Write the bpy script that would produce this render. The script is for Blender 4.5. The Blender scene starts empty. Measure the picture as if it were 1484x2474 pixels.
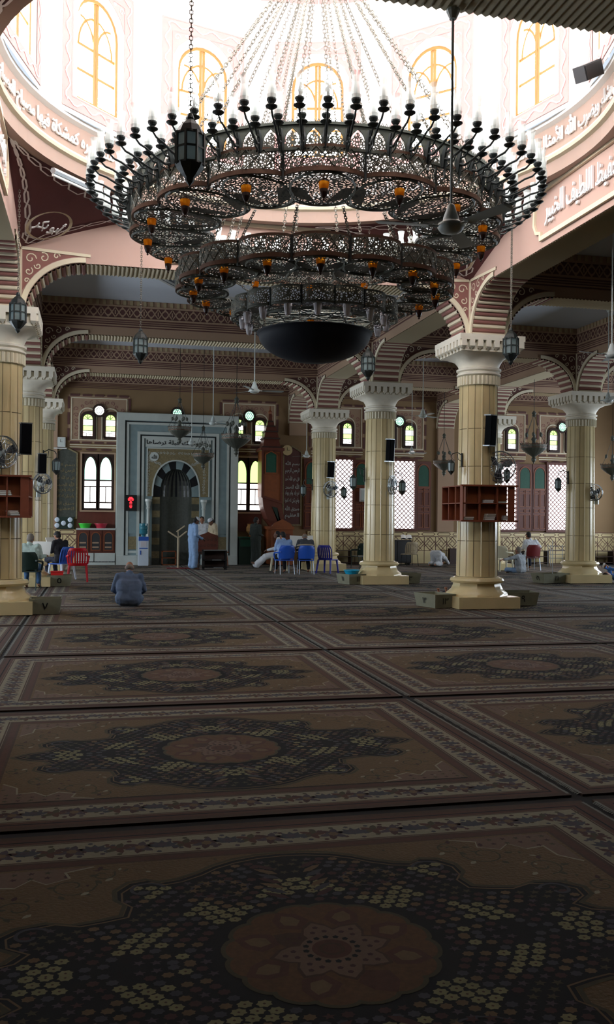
import bpy, math, random
from mathutils import Vector as V, Matrix as M4
random.seed(7)
PI = math.pi
sc = bpy.context.scene
COL = sc.collection
# ---------------------------------------------------------------- camera
CAM_H, FPX, YAW, PITCH, ROLL = 1.7, 2205.0, math.radians(13.1), math.atan(15.4/2205), math.radians(0.6)
cd = bpy.data.cameras.new('camera'); cam = bpy.data.objects.new('camera', cd); COL.objects.link(cam)
fwd = V((math.sin(YAW)*math.cos(PITCH), math.cos(YAW)*math.cos(PITCH), math.sin(PITCH)))
r0 = fwd.cross(V((0,0,1))).normalized(); u0 = r0.cross(fwd)
RT = math.cos(ROLL)*r0 + math.sin(ROLL)*u0; UP = -math.sin(ROLL)*r0 + math.cos(ROLL)*u0
m = M4.Identity(4)
for i in range(3): m[i][0], m[i][1], m[i][2] = RT[i], UP[i], -fwd[i]
m.translation = V((0,0,CAM_H)); cam.matrix_world = m
cd.sensor_fit = 'VERTICAL'; cd.sensor_height = 24.0; cd.lens = FPX*24.0/2474.0; cd.clip_start = 0.05; cd.clip_end = 300
sc.camera = cam
# ---------------------------------------------------------------- world, exposure, light
w = bpy.data.worlds.new('sky'); sc.world = w; w.use_nodes = True
w.node_tree.nodes['Background'].inputs[0].default_value = (0.75,0.86,1,1); w.node_tree.nodes['Background'].inputs[1].default_value = 1.0
sc.view_settings.view_transform = 'Standard'; sc.view_settings.look = 'None'
sc.view_settings.exposure = 0.0; sc.view_settings.gamma = 1.0; sc.view_settings.use_curve_mapping = False
cy = sc.cycles
cy.max_bounces = 7; cy.diffuse_bounces = 4; cy.glossy_bounces = 2; cy.transmission_bounces = 3; cy.transparent_max_bounces = 10
cy.caustics_reflective = False; cy.caustics_refractive = False; cy.sample_clamp_indirect = 4.0
cy.use_denoising = True; cy.use_adaptive_sampling = True; cy.adaptive_threshold = 0.02
DOME_PANE, WALL_PANE, GRILLE_PANE, SIDE_PANE = 58.0, 4.0, 5.0, 22.0      # daylight through the panes; unseen side panes are added fill
# ---------------------------------------------------------------- colours and materials
RUG=.43
def lin(c): return tuple(((v/255)/12.92 if v/255 <= .04045 else ((v/255+.055)/1.055)**2.4) for v in c)
MATS = {}
def mat(name, rgb, rough=.7, metal=0, noise=0.0, scale=8.0, bump=0.0, emit=None, spec=.5, alpha=None, trans=0, coord='Object'):
    mt = bpy.data.materials.new(name); mt.use_nodes = True; nt = mt.node_tree; N = nt.nodes; L = nt.links
    b = N['Principled BSDF']; c = lin(rgb)
    if name.startswith('rug_') or name=='fringe': c = tuple(v*RUG for v in c)
    b.inputs['Base Color'].default_value = (*c,1); b.inputs['Roughness'].default_value = rough; b.inputs['Metallic'].default_value = metal
    b.inputs['Specular IOR Level'].default_value = spec
    if trans: b.inputs['Transmission Weight'].default_value = trans
    if alpha is not None: b.inputs['Alpha'].default_value = alpha
    if name.startswith('rug_'): b.inputs['Specular IOR Level'].default_value=.2; b.inputs['Sheen Weight'].default_value=(0 if name=='rug_black' else .05); b.inputs['Sheen Roughness'].default_value=.3; b.inputs['Roughness'].default_value=.85
    if noise or bump:
        tc = N.new('ShaderNodeTexCoord'); ns = N.new('ShaderNodeTexNoise'); ns.inputs['Scale'].default_value = scale; ns.inputs['Detail'].default_value = 4
        L.new(tc.outputs[coord], ns.inputs['Vector'])
        if noise:
            mx = N.new('ShaderNodeMix'); mx.data_type = 'RGBA'
            mx.inputs[6].default_value = (*[v*(1-noise) for v in c],1); mx.inputs[7].default_value = (*[min(1,v*(1+noise)) for v in c],1)
            L.new(ns.outputs['Fac'], mx.inputs[0]); L.new(mx.outputs[2], b.inputs['Base Color'])
        if bump:
            bp = N.new('ShaderNodeBump'); bp.inputs['Strength'].default_value = bump; bp.inputs['Distance'].default_value = .02
            L.new(ns.outputs['Fac'], bp.inputs['Height']); L.new(bp.outputs[0], b.inputs['Normal'])
    if emit:
        b.inputs['Emission Color'].default_value = (*c,1) if emit is True else (*emit[0],1)
        b.inputs['Emission Strength'].default_value = emit[1]
    MATS[name] = mt; return mt
def pierced(name, rgb, scale, th, rough=.45, metal=.8):
    mt = mat(name, rgb, rough, metal); nt = mt.node_tree; N = nt.nodes; L = nt.links; b = N['Principled BSDF']
    tc = N.new('ShaderNodeTexCoord'); vo = N.new('ShaderNodeTexVoronoi'); vo.feature = 'DISTANCE_TO_EDGE'; vo.inputs['Scale'].default_value = scale
    gt = N.new('ShaderNodeMath'); gt.operation = 'LESS_THAN'; gt.inputs[1].default_value = th
    L.new(tc.outputs['Object'], vo.inputs['Vector']); L.new(vo.outputs['Distance'], gt.inputs[0]); L.new(gt.outputs[0], b.inputs['Alpha'])
    return mt
def brickmat(name, c1, c2, cm, sx, sy, rough=.6):      # panels divided by joints, running over X and Z
    mt = mat(name, c1, rough); nt = mt.node_tree; N = nt.nodes; L = nt.links; b = N['Principled BSDF']
    tc = N.new('ShaderNodeTexCoord'); sp = N.new('ShaderNodeSeparateXYZ'); cb = N.new('ShaderNodeCombineXYZ'); br = N.new('ShaderNodeTexBrick')
    L.new(tc.outputs['Object'], sp.inputs[0]); L.new(sp.outputs[0], cb.inputs[0]); L.new(sp.outputs[2], cb.inputs[1]); L.new(cb.outputs[0], br.inputs[0])
    br.offset = 0; br.inputs['Scale'].default_value = 1; br.inputs['Brick Width'].default_value = sx; br.inputs['Row Height'].default_value = sy
    br.inputs['Mortar Size'].default_value = .02
    for k, c in (('Color1',c1),('Color2',c2),('Mortar',cm)): br.inputs[k].default_value = (*lin(c),1)
    L.new(br.outputs[0], b.inputs['Base Color']); return mt
mat('black_felt', (14,13,14), .95)
mat('rug_field', (130,104,66), .95, noise=.35, scale=60, bump=.3)
mat('rug_brown', (96,68,48), .95, noise=.35, scale=50)
mat('rug_rust', (108,68,50), .95, noise=.3, scale=40)
mat('rug_cream', (182,174,146), .95, noise=.2, scale=60)
mat('rug_black', (17,16,19), .95, noise=.4, scale=60)
mat('rug_flower', (168,162,116), .95, noise=.3, scale=30)
mat('rug_tan', (138,112,78), .95, noise=.3, scale=30)
mat('rug_red', (92,58,52), .95, noise=.3, scale=30)
mat('rug_grey', (84,84,92), .95, noise=.3, scale=30)
mat('rug_purple', (96,82,90), .95, noise=.3, scale=30)
mat('rug_olive', (92,84,56), .95, noise=.3, scale=30)
mat('rug_gold', (120,84,50), .95, noise=.4, scale=45)
mat('rug_pink', (140,112,92), .95, noise=.2, scale=50)
mat('fringe', (150,150,140), .95, noise=.2, scale=90)
mat('marble_cream', (214,196,150), .22, noise=.12, scale=3)
mat('marble_pale', (220,212,186), .3, noise=.1, scale=4)
mat('joint', (110,92,60), .7)
mat('capital_stone', (232,226,210), .6, noise=.08, scale=10, bump=.15)
mat('wall_tan', (164,136,112), .8, noise=.06, scale=2)
mat('wall_ochre', (136,110,78), .8, noise=.08, scale=2)
mat('wall_pink', (186,156,144), .8, noise=.05, scale=2)
mat('ring_tan', (158,136,124), .8, noise=.05, scale=2)
mat('cream_trim', (222,212,186), .7)
mat('soffit', (196,184,156), .8)
mat('maroon', (94,60,56), .8, noise=.1, scale=6)
mat('rib_red', (138,92,86), .8)
mat('dome_white', (236,234,230), .8)
mat('dome_pink', (202,150,148), .8)
mat('letter_white', (240,240,240), .6)
mat('pendentive', (92,50,52), .8, noise=.08, scale=2)
mat('ceiling_paint', (206,214,226), .85, noise=.05, scale=1)
mat('coving', (170,152,118), .8)
mat('bronze', (84,88,80), .5, .25, noise=.3, scale=30)
mat('bronze_rim', (98,72,58), .5, .5, noise=.3, scale=20)
mat('iron', (52,58,58), .5, .3)
mat('bowl_dark', (26,32,44), .7, 0, spec=.3)
mat('chain_metal', (122,118,108), .5, .3)
mat('speaker_black', (12,13,16), .95, spec=.1)
pierced('pierced_bronze', (98,98,88), 34, .19, .55, .2)
pierced('pierced_plate', (88,86,80), 24, .2, .55, .2)
mat('bulb_glass', (232,242,240), .2, alpha=.6)
mat('glass_white', (215,212,220), .3, alpha=.9)
am = mat('amber_glass', (210,120,10), .2)
_n=am.node_tree.nodes; _t=_n.new('ShaderNodeBsdfTranslucent'); _t.inputs[0].default_value=(.9,.38,.02,1); _m=_n.new('ShaderNodeMixShader'); _m.inputs[0].default_value=.7
am.node_tree.links.new(_n['Principled BSDF'].outputs[0],_m.inputs[1]); am.node_tree.links.new(_t.outputs[0],_m.inputs[2]); am.node_tree.links.new(_m.outputs[0],_n['Material Output'].inputs[0])
mat('amber_dark', (48,22,14), .3)
lg = mat('lantern_glass', (170,190,192), .25, noise=.2, scale=20)
_n=lg.node_tree.nodes; _t=_n.new('ShaderNodeBsdfTranslucent'); _t.inputs[0].default_value=(.6,.72,.74,1); _m=_n.new('ShaderNodeMixShader'); _m.inputs[0].default_value=.5
lg.node_tree.links.new(_n['Principled BSDF'].outputs[0],_m.inputs[1]); lg.node_tree.links.new(_t.outputs[0],_m.inputs[2]); lg.node_tree.links.new(_m.outputs[0],_n['Material Output'].inputs[0])
mat('wood_yellow', (158,116,62), .6)
mat('wood_red', (92,42,28), .5, noise=.25, scale=10)
mat('wood_orange', (128,68,34), .5, noise=.25, scale=8)
mat('wood_dark', (52,30,22), .6, noise=.3, scale=8)
mat('wood_shelf', (128,66,42), .55, noise=.2, scale=8)
mat('wood_grey', (124,124,104), .8, noise=.2, scale=10)
mat('marble_blue', (132,152,156), .35, noise=.2, scale=5)
mat('marble_white', (190,198,194), .4, noise=.1, scale=5)
mat('marble_gold', (128,116,84), .6, noise=.5, scale=22, bump=.4)
mat('marble_black', (22,26,32), .3)
mat('niche_dark', (66,70,62), .6, noise=.5, scale=14, bump=.4)
mat('green_panel', (20,76,58), .6, noise=.3, scale=14)
mat('dark_green', (16,40,30), .6)
mat('white_plastic', (214,216,214), .45)
mat('black', (14,14,16), .5)
mat('dark_grey', (44,46,50), .5)
mat('steel', (150,156,160), .3, .8)
mat('fan_white', (196,206,204), .45)
mat('chair_red', (196,18,40), .4)
mat('chair_blue', (40,92,200), .4)
mat('chair_indigo', (44,48,150), .4)
mat('chair_dark', (16,40,34), .5)
mat('chair_white', (206,200,172), .45)
mat('chair_maroon', (104,22,26), .5)
mat('chair_leg', (196,210,226), .35, .3)
mat('blue_bowl', (40,176,220), .4)
mat('red_bucket', (210,40,40), .4)
mat('basin_green', (60,190,60), .4); mat('basin_pink', (190,50,70), .4)
mat('cooler_white', (200,212,226), .4); mat('cooler_blue', (40,90,180), .4); mat('water_blue', (60,140,160), .15, trans=.4)
mat('led_red', (255,20,30), .5, emit=((1,.02,.03),4.0))
mat('paper', (225,225,220), .8)
mat('skin', (150,104,80), .6); mat('skin_dark', (104,70,54), .6)
mat('hair_black', (18,16,16), .8); mat('hair_grey', (120,112,104), .85)
for nm, c in dict(cloth_slate=(86,102,128), cloth_lightblue=(138,168,214), cloth_white=(196,200,206), cloth_mint=(168,186,178), cloth_black=(20,20,26),
                  cloth_navy=(24,28,44), cloth_jeans=(58,92,130), cloth_robe=(44,50,46), cloth_beige=(180,166,140), cloth_grey=(140,146,152), cloth_sky=(60,108,176), cloth_stripe=(70,72,78), cloth_paleblue=(122,150,186)).items():
    mat(nm, c, .9, noise=.12, scale=12, bump=.2)
mat('mat_red', (120,30,36), .9, noise=.2, scale=30)
mat('outside_bright', (255,255,255), .5, emit=((1,.98,.95),WALL_PANE))
mat('outside_green', (190,255,120), .5, emit=((.55,1,.28),WALL_PANE*.5))
mat('outside_teal', (190,255,220), .5, emit=((.5,1,.75),WALL_PANE*.6))
mat('grille_light', (255,255,255), .5, emit=((1,.97,1),GRILLE_PANE))
mat('dome_light', (255,255,255), .5, emit=((.93,.97,1),DOME_PANE))
mat('side_light', (255,255,255), .5, emit=((.8,.9,1),SIDE_PANE))
# ---------------------------------------------------------------- mesh builder
class MB:
    def __init__(s): s.v=[]; s.f=[]; s.m=[]; s.mats=[]; s.T=None; s.sm=set()
    def mi(s, name):
        if name not in s.mats: s.mats.append(name)
        return s.mats.index(name)
    def add(s, pts): 
        i=len(s.v)
        s.v += [tuple(s.T @ V(p)) for p in pts] if s.T is not None else [tuple(p) for p in pts]
        return i
    def face(s, pts, mt): i=s.add(pts); s.f.append(list(range(i,i+len(pts)))); s.m.append(s.mi(mt))
    def box(s, c, d, mt, rz=0, top=1.0, tx=None):
        x,y,z = d[0]/2,d[1]/2,d[2]/2; cs,sn = math.cos(rz),math.sin(rz); P=[]
        for zz in (-1,1):
            k = top if zz>0 else 1
            for a,b in ((-1,-1),(1,-1),(1,1),(-1,1)):
                X,Y = a*x*k,b*y*k; P.append((c[0]+X*cs-Y*sn, c[1]+X*sn+Y*cs, c[2]+zz*z))
        i=s.add(P); k=s.mi(mt)
        for q in ((3,2,1,0),(4,5,6,7),(0,1,5,4),(1,2,6,5),(2,3,7,6),(3,0,4,7)): s.f.append([i+j for j in q]); s.m.append(k)
    def bb(s, x0,x1,y0,y1,z0,z1, mt): s.box(((x0+x1)/2,(y0+y1)/2,(z0+z1)/2),(abs(x1-x0),abs(y1-y0),abs(z1-z0)),mt)
    def lathe(s, prof, n, mt, c=(0,0,0), sq=None, rot=0, cap=True):   # sq: per ring squareness 0..1
        k=s.mi(mt); i0=len(s.v); P=[]
        for j,(r,z) in enumerate(prof):
            for a in range(n):
                t=2*PI*a/n+rot; q=(sq[j] if sq else 0); rr=r*((1-q)+q/max(abs(math.cos(t)),abs(math.sin(t))))
                P.append((c[0]+rr*math.cos(t),c[1]+rr*math.sin(t),c[2]+z))
        s.add(P)
        for j in range(len(prof)-1):
            for a in range(n):
                b=(a+1)%n; s.f.append([i0+j*n+a,i0+j*n+b,i0+(j+1)*n+b,i0+(j+1)*n+a]); s.m.append(k)
        if cap:
            if prof[0][0]>1e-4: s.f.append([i0+a for a in reversed(range(n))]); s.m.append(k)
            if prof[-1][0]>1e-4: s.f.append([i0+(len(prof)-1)*n+a for a in range(n)]); s.m.append(k)
    def tube(s, pts, r, mt, n=6, closed=False):
        pts=[V(p) for p in pts]; k=s.mi(mt); i0=len(s.v); P=[]; N=len(pts)
        rs = r if isinstance(r,(list,tuple)) else [r]*N
        for j,p in enumerate(pts):
            a=pts[(j-1)%N] if (closed or j>0) else p; b=pts[(j+1)%N] if (closed or j<N-1) else p
            d=(b-a).normalized() if (b-a).length>1e-9 else V((0,0,1)); u=d.cross(V((0,0,1)))
            if u.length<.05: u=d.cross(V((0,1,0)))
            u.normalize(); w_=d.cross(u)
            for q in range(n):
                t=2*PI*q/n; P.append(p+rs[j]*(math.cos(t)*u+math.sin(t)*w_))
        s.add(P)
        for j in range(N if closed else N-1):
            for q in range(n):
                b=(q+1)%n; j2=(j+1)%N; s.f.append([i0+j*n+q,i0+j*n+b,i0+j2*n+b,i0+j2*n+q]); s.m.append(k)
        if not closed:
            s.f.append([i0+q for q in reversed(range(n))]); s.m.append(k); s.f.append([i0+(N-1)*n+q for q in range(n)]); s.m.append(k)
    def grid(s, fn, nu, nv, mt, cu=False):
        i0=len(s.v); s.add([fn(a/nu,b/nv) for b in range(nv+1) for a in range(nu+1)]); 
        for b in range(nv):
            for a in range(nu):
                s.f.append([i0+b*(nu+1)+a,i0+b*(nu+1)+a+1,i0+(b+1)*(nu+1)+a+1,i0+(b+1)*(nu+1)+a]); s.m.append(s.mi(mt) if isinstance(mt,str) else s.mi(mt(a/nu,b/nv)))
    def cap(s, p0, r0, p1, r1, mt, n=10):
        p0=V(p0); p1=V(p1); d=(p1-p0); L=d.length or 1e-4; d=d/L if L>1e-4 else V((0,0,1))
        pts=[]; rs=[]
        for a in (-80,-50,-20): a=math.radians(a); pts.append(p0+d*r0*math.sin(a)); rs.append(r0*math.cos(a))
        for a in (20,50,80): a=math.radians(a); pts.append(p1+d*r1*math.sin(a)); rs.append(r1*math.cos(a))
        s.tube(pts, rs, mt, n)
    def ell(s, c, r, mt, n=14, k=8):
        s_T=s.T; i0=len(s.v); P=[]
        for j in range(k+1):
            a=PI*j/k
            for q in range(n): t=2*PI*q/n; P.append((c[0]+r[0]*max(math.sin(a),.02)*math.cos(t),c[1]+r[1]*max(math.sin(a),.02)*math.sin(t),c[2]-r[2]*math.cos(a)))
        s.add(P); mt=s.mi(mt)
        for j in range(k):
            for q in range(n): b=(q+1)%n; s.f.append([i0+j*n+q,i0+j*n+b,i0+(j+1)*n+b,i0+(j+1)*n+q]); s.m.append(mt)
        s.f.append([i0+q for q in reversed(range(n))]); s.m.append(mt); s.f.append([i0+k*n+q for q in range(n)]); s.m.append(mt)
    # flat work inside a frame F = (origin, ex, ey, normal)
    def poly(s, F, pts, h, mt): s.face([F[0]+F[1]*a+F[2]*b+F[3]*h for a,b in pts], mt)
    def prism(s, F, pts, h0, h1, mt):
        n=len(pts); i0=s.add([F[0]+F[1]*a+F[2]*b+F[3]*h for h in (h0,h1) for a,b in pts]); k=s.mi(mt)
        s.f.append([i0+n+q for q in range(n)]); s.m.append(k); s.f.append([i0+q for q in reversed(range(n))]); s.m.append(k)
        for q in range(n): b=(q+1)%n; s.f.append([i0+q,i0+b,i0+n+b,i0+n+q]); s.m.append(k)
    def strip(s, F, pts, wd, h, mt, closed=False, thick=0):
        P=[V((a,b)) for a,b in pts]; N=len(P); Lp=[]; Rp=[]
        for j in range(N):
            a=P[(j-1)%N] if (closed or j>0) else P[j]; b=P[(j+1)%N] if (closed or j<N-1) else P[j]
            d1=(P[j]-a); d2=(b-P[j]); 
            if d1.length<1e-9: d1=d2
            if d2.length<1e-9: d2=d1
            d1=d1.normalized(); d2=d2.normalized(); d=(d1+d2)
            d=d.normalized() if d.length>1e-6 else d1
            n=V((-d.y,d.x)); k=wd/2/max(.5,n.dot(V((-d1.y,d1.x)))); Lp.append(P[j]+n*k); Rp.append(P[j]-n*k)
        for j in range(N if closed else N-1):
            q=(j+1)%N
            s.poly(F,[Rp[j],Rp[q],Lp[q],Lp[j]],h,mt)
            if thick:
                for A in (Rp,Lp): s.face([F[0]+F[1]*p.x+F[2]*p.y+F[3]*hh for p,hh in ((A[j],h-thick),(A[q],h-thick),(A[q],h),(A[j],h))],mt)
    def mesh(s, name):
        me=bpy.data.meshes.new(name); me.from_pydata(s.v,[],s.f); 
        for n in s.mats: me.materials.append(MATS[n])
        me.polygons.foreach_set('material_index', s.m); me.update(); return me
    def build(s, name, parent=None, smooth=False, loc=None):
        me=s.mesh(name); o=bpy.data.objects.new(name,me); COL.objects.link(o)
        if smooth: me.polygons.foreach_set('use_smooth',[True]*len(me.polygons)); 
        if smooth=='auto': 
            me.polygons.foreach_set('use_smooth',[True]*len(me.polygons)); me.set_sharp_from_angle(angle=math.radians(40))
        if parent: o.parent=parent
        if loc: o.location=loc
        return o
def tag(o, label=None, cat=None, group=None, kind=None):
    if label: o['label']=label
    if cat: o['category']=cat
    if group: o['group']=group
    if kind: o['kind']=kind
    return o
def empty(name, loc=(0,0,0), rz=0, label=None, cat=None, group=None, kind=None):
    o=bpy.data.objects.new(name,None); COL.objects.link(o); o.location=loc; o.rotation_euler=(0,0,rz); o.empty_display_size=.1
    return tag(o,label,cat,group,kind)
def copy_tree(o, parent=None):
    c=o.copy(); COL.objects.link(c); c.parent=parent
    for ch in list(o.children): copy_tree(ch,c)
    return c
def clone(o, loc, rz=0, label=None, scale=None):
    c=copy_tree(o); c.location=loc; c.rotation_euler=(0,0,rz)
    if label: c['label']=label
    if scale: c.scale=(scale,)*3
    return c
def ray(x,y): return fwd+RT*((x-742)/FPX)+UP*((1237-y)/FPX)
def px(x,y,Y): d=ray(x,y); return V((0,0,CAM_H))+d*(Y/d.y)
def gp(x,y,z=0): d=ray(x,y); return V((0,0,CAM_H))+d*((z-CAM_H)/d.z)
def FR(o,ex,ey,en): return (V(o),V(ex),V(ey),V(en))
def arc(cx,cy,r,a0,a1,n=10,ry=None): return [(cx+r*math.cos(math.radians(a0+(a1-a0)*i/n)),cy+(ry or r)*math.sin(math.radians(a0+(a1-a0)*i/n))) for i in range(n+1)]
def pointed(w2, z0, h, n=8):   # pointed arch from (-w2,z0) over the tip to (w2,z0)
    L=[(-w2*math.cos(t*PI/2)**1.0*(1), z0+h*math.sin(t*PI/2)**.9) for t in [i/n for i in range(n+1)]]
    return L+[(-a,b) for a,b in reversed(L[:-1])]
def spiral(cx,cy,r,turns,a0,sg=1,n=18): return [(cx+r*(1-.8*i/n)*math.cos(a0+sg*turns*2*PI*i/n),cy+r*(1-.8*i/n)*math.sin(a0+sg*turns*2*PI*i/n)) for i in range(n+1)]
# Arabic letters: joined forms in reading order, then mirrored for a left-to-right text object
_F={'ا':(0xFE8D,2),'أ':(0xFE83,2),'إ':(0xFE87,2),'آ':(0xFE81,2),'ب':(0xFE8F,4),'ة':(0xFE93,2),'ت':(0xFE95,4),'ث':(0xFE99,4),'ج':(0xFE9D,4),'ح':(0xFEA1,4),'خ':(0xFEA5,4),
 'د':(0xFEA9,2),'ذ':(0xFEAB,2),'ر':(0xFEAD,2),'ز':(0xFEAF,2),'س':(0xFEB1,4),'ش':(0xFEB5,4),'ص':(0xFEB9,4),'ض':(0xFEBD,4),'ط':(0xFEC1,4),'ظ':(0xFEC5,4),'ع':(0xFEC9,4),'غ':(0xFECD,4),
 'ف':(0xFED1,4),'ق':(0xFED5,4),'ك':(0xFED9,4),'ل':(0xFEDD,4),'م':(0xFEE1,4),'ن':(0xFEE5,4),'ه':(0xFEE9,4),'و':(0xFEED,2),'ى':(0xFEEF,2),'ي':(0xFEF1,4),'ؤ':(0xFE85,2),'ئ':(0xFE89,4)}
def shape(t):
    t=t.replace('الله','ﷲ'); out=[]
    t2=[]; i=0
    while i<len(t):
        if t[i]=='ل' and i+1<len(t) and t[i+1] in 'اأإ': t2.append('ل'+t[i+1]); i+=2
        else: t2.append(t[i]); i+=1
    def joins_next(c): return c in _F and _F[c][1]==4
    def joins_prev(c): return c in _F or len(c)==2
    for i,c in enumerate(t2):
        pv = i>0 and joins_next(t2[i-1]) and joins_prev(c)
        if len(c)==2: out.append(chr({'ا':0xFEFB,'أ':0xFEF7,'إ':0xFEF9}[c[1]]+(1 if pv else 0))); continue
        if c not in _F: out.append(c); continue
        nx = joins_next(c) and i+1<len(t2) and joins_prev(t2[i+1])
        base,n=_F[c]; off = (3 if nx else 1) if pv else (2 if nx and n==4 else 0)
        out.append(chr(base+off))
    return ''.join(reversed(out))
def text_polys(t, size=1.0, depth=.02, res=2, raw=False):
    cu=bpy.data.curves.new('lettering','FONT'); cu.body = t if raw else shape(t); cu.size=size; cu.extrude=depth; cu.resolution_u=res; cu.offset=.012*size
    o=bpy.data.objects.new('lettering',cu); COL.objects.link(o); bpy.context.view_layer.update()
    me=bpy.data.meshes.new_from_object(o.evaluated_get(bpy.context.evaluated_depsgraph_get()))
    vs=[tuple(v.co) for v in me.vertices]; fs=[tuple(p.vertices) for p in me.polygons]
    bpy.data.objects.remove(o); bpy.data.curves.remove(cu); bpy.data.meshes.remove(me); return vs,fs
def add_text(mb, t, fn, height, mt, depth=.02, width=None, raw=False, res=2):
    """fn(u,v,w) maps text coordinates (u centred, v centred) to 3-D"""
    vs,fs=text_polys(t,1.0,depth/max(height,.01),res,raw)
    x0=min(v[0] for v in vs); x1=max(v[0] for v in vs); y0=min(v[1] for v in vs); y1=max(v[1] for v in vs)
    sy=height/(y1-y0); sx=(width/(x1-x0)) if width else sy
    i=mb.add([fn((v[0]-(x0+x1)/2)*sx,(v[1]-(y0+y1)/2)*sy,v[2]*sy) for v in vs]); k=mb.mi(mt)
    for f in fs: mb.f.append([i+j for j in f]); mb.m.append(k)
    return (x1-x0)*sx
# ================================================================ the setting
XS=[-7.6,-1.62,7.28,13.1,19.2]; YS=[7.0,16.6,22.9,28.9]; WALLY=33.0; ZC=5.2; ZS=6.08; ZT=6.95; BT=.33
CX,CY,RR=2.75,11.9,4.12
def structure(o): o['kind']='structure'; return o
def slab(name,x0,x1,y0,y1,z0,z1,mt): b=MB(); b.bb(x0,x1,y0,y1,z0,z1,mt); return structure(b.build(name))
slab('floor',-8,21,-4,33.2,-.2,0,'black_felt')
slab('wall_far',-8,21,33,33.3,0,7.2,'wall_ochre'); slab('wall_left',-8.3,-8,-4,33.3,0,7.2,'wall_ochre')
slab('wall_right',21,21.3,-4,33.3,0,7.2,'wall_ochre'); slab('wall_near',-8.3,21.3,-4.3,-4,0,7.2,'wood_dark')  # unseen near wall coloured dark brown to keep the near floor dim
b=MB()
for x0,x1,y0,y1 in ((-8,21,16.27,33.2),(-8,21,-4,7.33),(-8,-1.29,7.33,16.27),(6.95,21,7.33,16.27)): b.bb(x0,x1,y0,y1,ZT,ZT+.2,'ceiling_paint')
structure(b.build('ceiling'))
# ---- arcade beams: quarter arches with red and cream ribs, fluted straight soffit, patterned faces
def lattice(b,F,u0,u1,z0,z1):
    b.poly(F,[(u0,z0),(u1,z0),(u1,z1),(u0,z1)],.006,'maroon'); n=max(1,round((u1-u0)/.34)); c=(u1-u0)/n; h=z1-z0; zm=(z0+z1)/2
    for i in range(n):
        a=u0+i*c
        b.strip(F,[(a,z0+.03),(a+c*.5,z1-.03),(a+c,z0+.03)],.028,.012,'wall_tan'); b.strip(F,[(a,z1-.03),(a+c*.5,z0+.03),(a+c,z1-.03)],.028,.013,'wall_tan')
        b.strip(F,arc(a+c/2,zm,h*.27,0,360,8)[:-1],.026,.014,'wall_tan',closed=True)
        b.strip(F,[(a,z0+.1),(a,z1-.1)],.03,.013,'wall_tan')
    for z in (z0,z1): b.strip(F,[(u0,z),(u1,z)],.04,.03,'wall_tan',thick=.03)
def scrolls(b,F,pts,h,mt,wd=.018):
    for (x,z,r,a,sg) in pts: b.strip(F,spiral(x,z,r,1.1,a,sg,12),wd,h,mt)
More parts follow.
